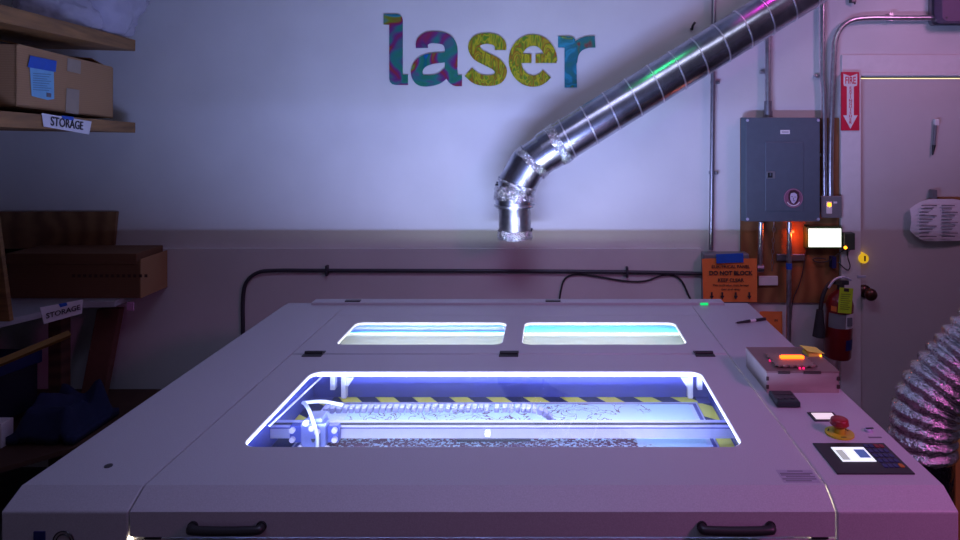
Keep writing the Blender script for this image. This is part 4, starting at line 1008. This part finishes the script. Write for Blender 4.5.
# lower bench
NL = Vector((.385, -.923, 0))
def E(px, py): # front edge of the bench top, slanting slightly in plan
    A, Bq = Vector((-2.30, 2.70, 0)), Vector((-2.16, 3.004, 0)); dd = Bq-A; k = (px-VX)/FPX
    s = (k*A.y-A.x)/(dd.x-k*dd.y); p = A+dd*s; return Vector((p.x, p.y, EYE-(py-VY)*p.y/FPX))
bn = thing('storage_bench', (-2.5, 3.0, 0), 'dark wooden storage bench with a pale top behind the cutter left', 'bench')
bm = B(); prism(bm, [(-2.60, 2.05), (-2.16, 3.004), (-2.02, 3.02), (-2.02, 3.27), (-3.1, 3.27), (-3.1, 2.05)], 'z', .872, .900); link('bench_top', bm, 'white_top', bn, bevel=.002)
bm = B(); prism(bm, [(-2.60, 2.05), (-1.92, 2.70), (-1.92, 3.25), (-3.1, 3.25), (-3.1, 2.05)], 'z', .38, .40); link('lower_shelf', bm, 'darkwood', bn)
for x, y in ((-2.26, 3.0), (-2.58, 2.3), (-3.05, 2.1), (-3.05, 3.2)): link('leg', box(B(), x-.03, x+.03, y-.03, y+.03, 0, .872), 'darkwood', bn, bevel=.003)
ddb = Vector((.14, .304, 0)).normalized(); nrmb = Vector((-ddb.y, ddb.x, 0))
storage_tag('white STORAGE label on the lower bench edge', [(39, 307.5), (82, 299.5), (81, 313.5), (43, 324)], (62.5, 311.5), .032, E, math.atan2(ddb.y, ddb.x), .03, nrmb*1.4, [(57, 304), (65, 302.5), (66, 305.5), (59, 307.5)])
a_, b_ = E(-30, 375), E(69, 334)
bm = B(); d3 = (b_-a_).normalized(); tube(bm, [a_, (a_+b_)/2, b_], .018, 4); o = link('yellow_level', bm, mat('yellow_beam', (.26, .15, .02), .5)); o.location = (0, 0, 0); tag(o, 'yellow bar leaning along the front of the lower bench', 'bar')
bi = thing('blue_bin', (-2.45, 2.9, .40), 'blue plastic bin on the shelf under the lower bench', 'bin')
bm = B(); prism(bm, [(-2.75, 2.70), (-2.40, 2.70), (-2.33, 2.96), (-2.75, 2.96)], 'z', .44, .68); link('bin_body', bm, mat('dark_blue_bin', (.008, .010, .03), .5), bi)
bm = B(); prism(bm, [(-2.77, 2.68), (-2.385, 2.68), (-2.31, 2.965), (-2.77, 2.965)], 'z', .64, .70); link('bin_lid', bm, 'blue_bin', bi, bevel=.004)
bi.location.z = .40
bm = B(); box(bm, -2.38, -2.29, 2.765, 2.79, .46, .58); o = link('white_carton', box(B(), -2.36, -2.24, 2.66, 2.72, .40, .50), 'paper', bevel=.002); tag(o, 'small white printed carton on the shelf under the lower bench', 'carton'); bm.free()
bm = B(); bmesh.ops.create_grid(bm, x_segments=30, y_segments=24, size=1)
for v in bm.verts:
    x, y = v.co.x, v.co.y; v.co = Vector((-2.10+x*.14, 2.82+y*.14, max(.435, .53+.10*noise.noise(Vector((x*2, y*2, 1)))-.35*max(0, abs(x)-.6)**1-.3*max(0, abs(y)-.7))))
ext = bmesh.ops.extrude_face_region(bm, geom=bm.faces[:]); bmesh.ops.translate(bm, verts=[g for g in ext['geom'] if isinstance(g, bmesh.types.BMVert)], vec=(0, 0, -.03))
o = link('blue_cloth', bm, 'navy', smooth=True); tag(o, 'dark navy cloth heaped on the low shelf beside the blue bin', 'cloth')
# leaning post
bm = B(); p_ = P(111, 308, 3.20); pb = P(86, 440, 3.08)
dirp = (pb-p_).normalized(); end = p_+dirp*((0.0-p_.z)/dirp.z)
bm = B(); A = []
for c_ in (p_, end):
    for sx, sy_ in ((-1, -1), (1, -1), (1, 1), (-1, 1)): A.append(bm.verts.new(c_+Vector((sx*.055, sy_*.02, 0))))
for q in ((0, 1, 2, 3), (7, 6, 5, 4), (0, 4, 5, 1), (1, 5, 6, 2), (2, 6, 7, 3), (3, 7, 4, 0)): bm.faces.new([A[i] for i in q])
link('brace', bm, mat('reddish_timber', (.14, .055, .04), .7), bn, bevel=.003)
# long carton on the bench
lb = thing('long_carton', (-2.25, 3.16, .90), 'long brown cardboard carton lying on the lower bench', 'carton')
x0, x1 = P(8, 0, 3.06).x, P(140, 0, 3.06).x
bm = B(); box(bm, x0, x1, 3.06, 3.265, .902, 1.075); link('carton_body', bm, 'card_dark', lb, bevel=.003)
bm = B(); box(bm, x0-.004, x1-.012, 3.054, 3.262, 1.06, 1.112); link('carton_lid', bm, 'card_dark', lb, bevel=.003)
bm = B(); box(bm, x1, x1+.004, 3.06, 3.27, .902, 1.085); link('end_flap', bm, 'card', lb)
for i in range(14): link('printed_letter', box(B(), x0+.30+i*.026, x0+.314+i*.026, 3.0585, 3.0595, 1.0, 1.014), mat('carton_ink', (.07, .03, .02), .9) if i == 0 else bpy.data.materials['carton_ink'], lb)
q = P(134, 304, 3.04); o = link('pink_tag', box(B(), q.x-.015, q.x+.015, 3.012, 3.018, .858, .896), mat('pink_paper', (.6, .25, .5), .7)); tag(o, 'small pink tag at the bench end below the long carton', 'tag')
# leaning boards
q0, q1 = P(2, 222, 3.27), P(116, 212, 3.27)
bm = B(); prism(bm, [(-2.78, .905), (P(109, 0, 3.27).x, .905), (q1.x, q1.z), (-2.78, q1.z)], 'y', 3.275, 3.293)
o = link('plywood_offcut', bm, 'ply', bevel=.001); tag(o, 'wavy-grained plywood panel standing behind the long brown carton', 'board')
bm = B(); A = []
t0, t1 = P(-4, 190, 2.72), P(14, 313, 2.72)
prism(bm, [(t1.x-.30, .903), (t1.x, .903), (t0.x, t0.z+.03), (t0.x-.30, t0.z+.03)], 'y', 2.70, 2.72)
o = link('plywood_offcut', bm, 'shelf', bevel=.002); tag(o, 'plywood board standing at the left edge in front of the long carton', 'board')
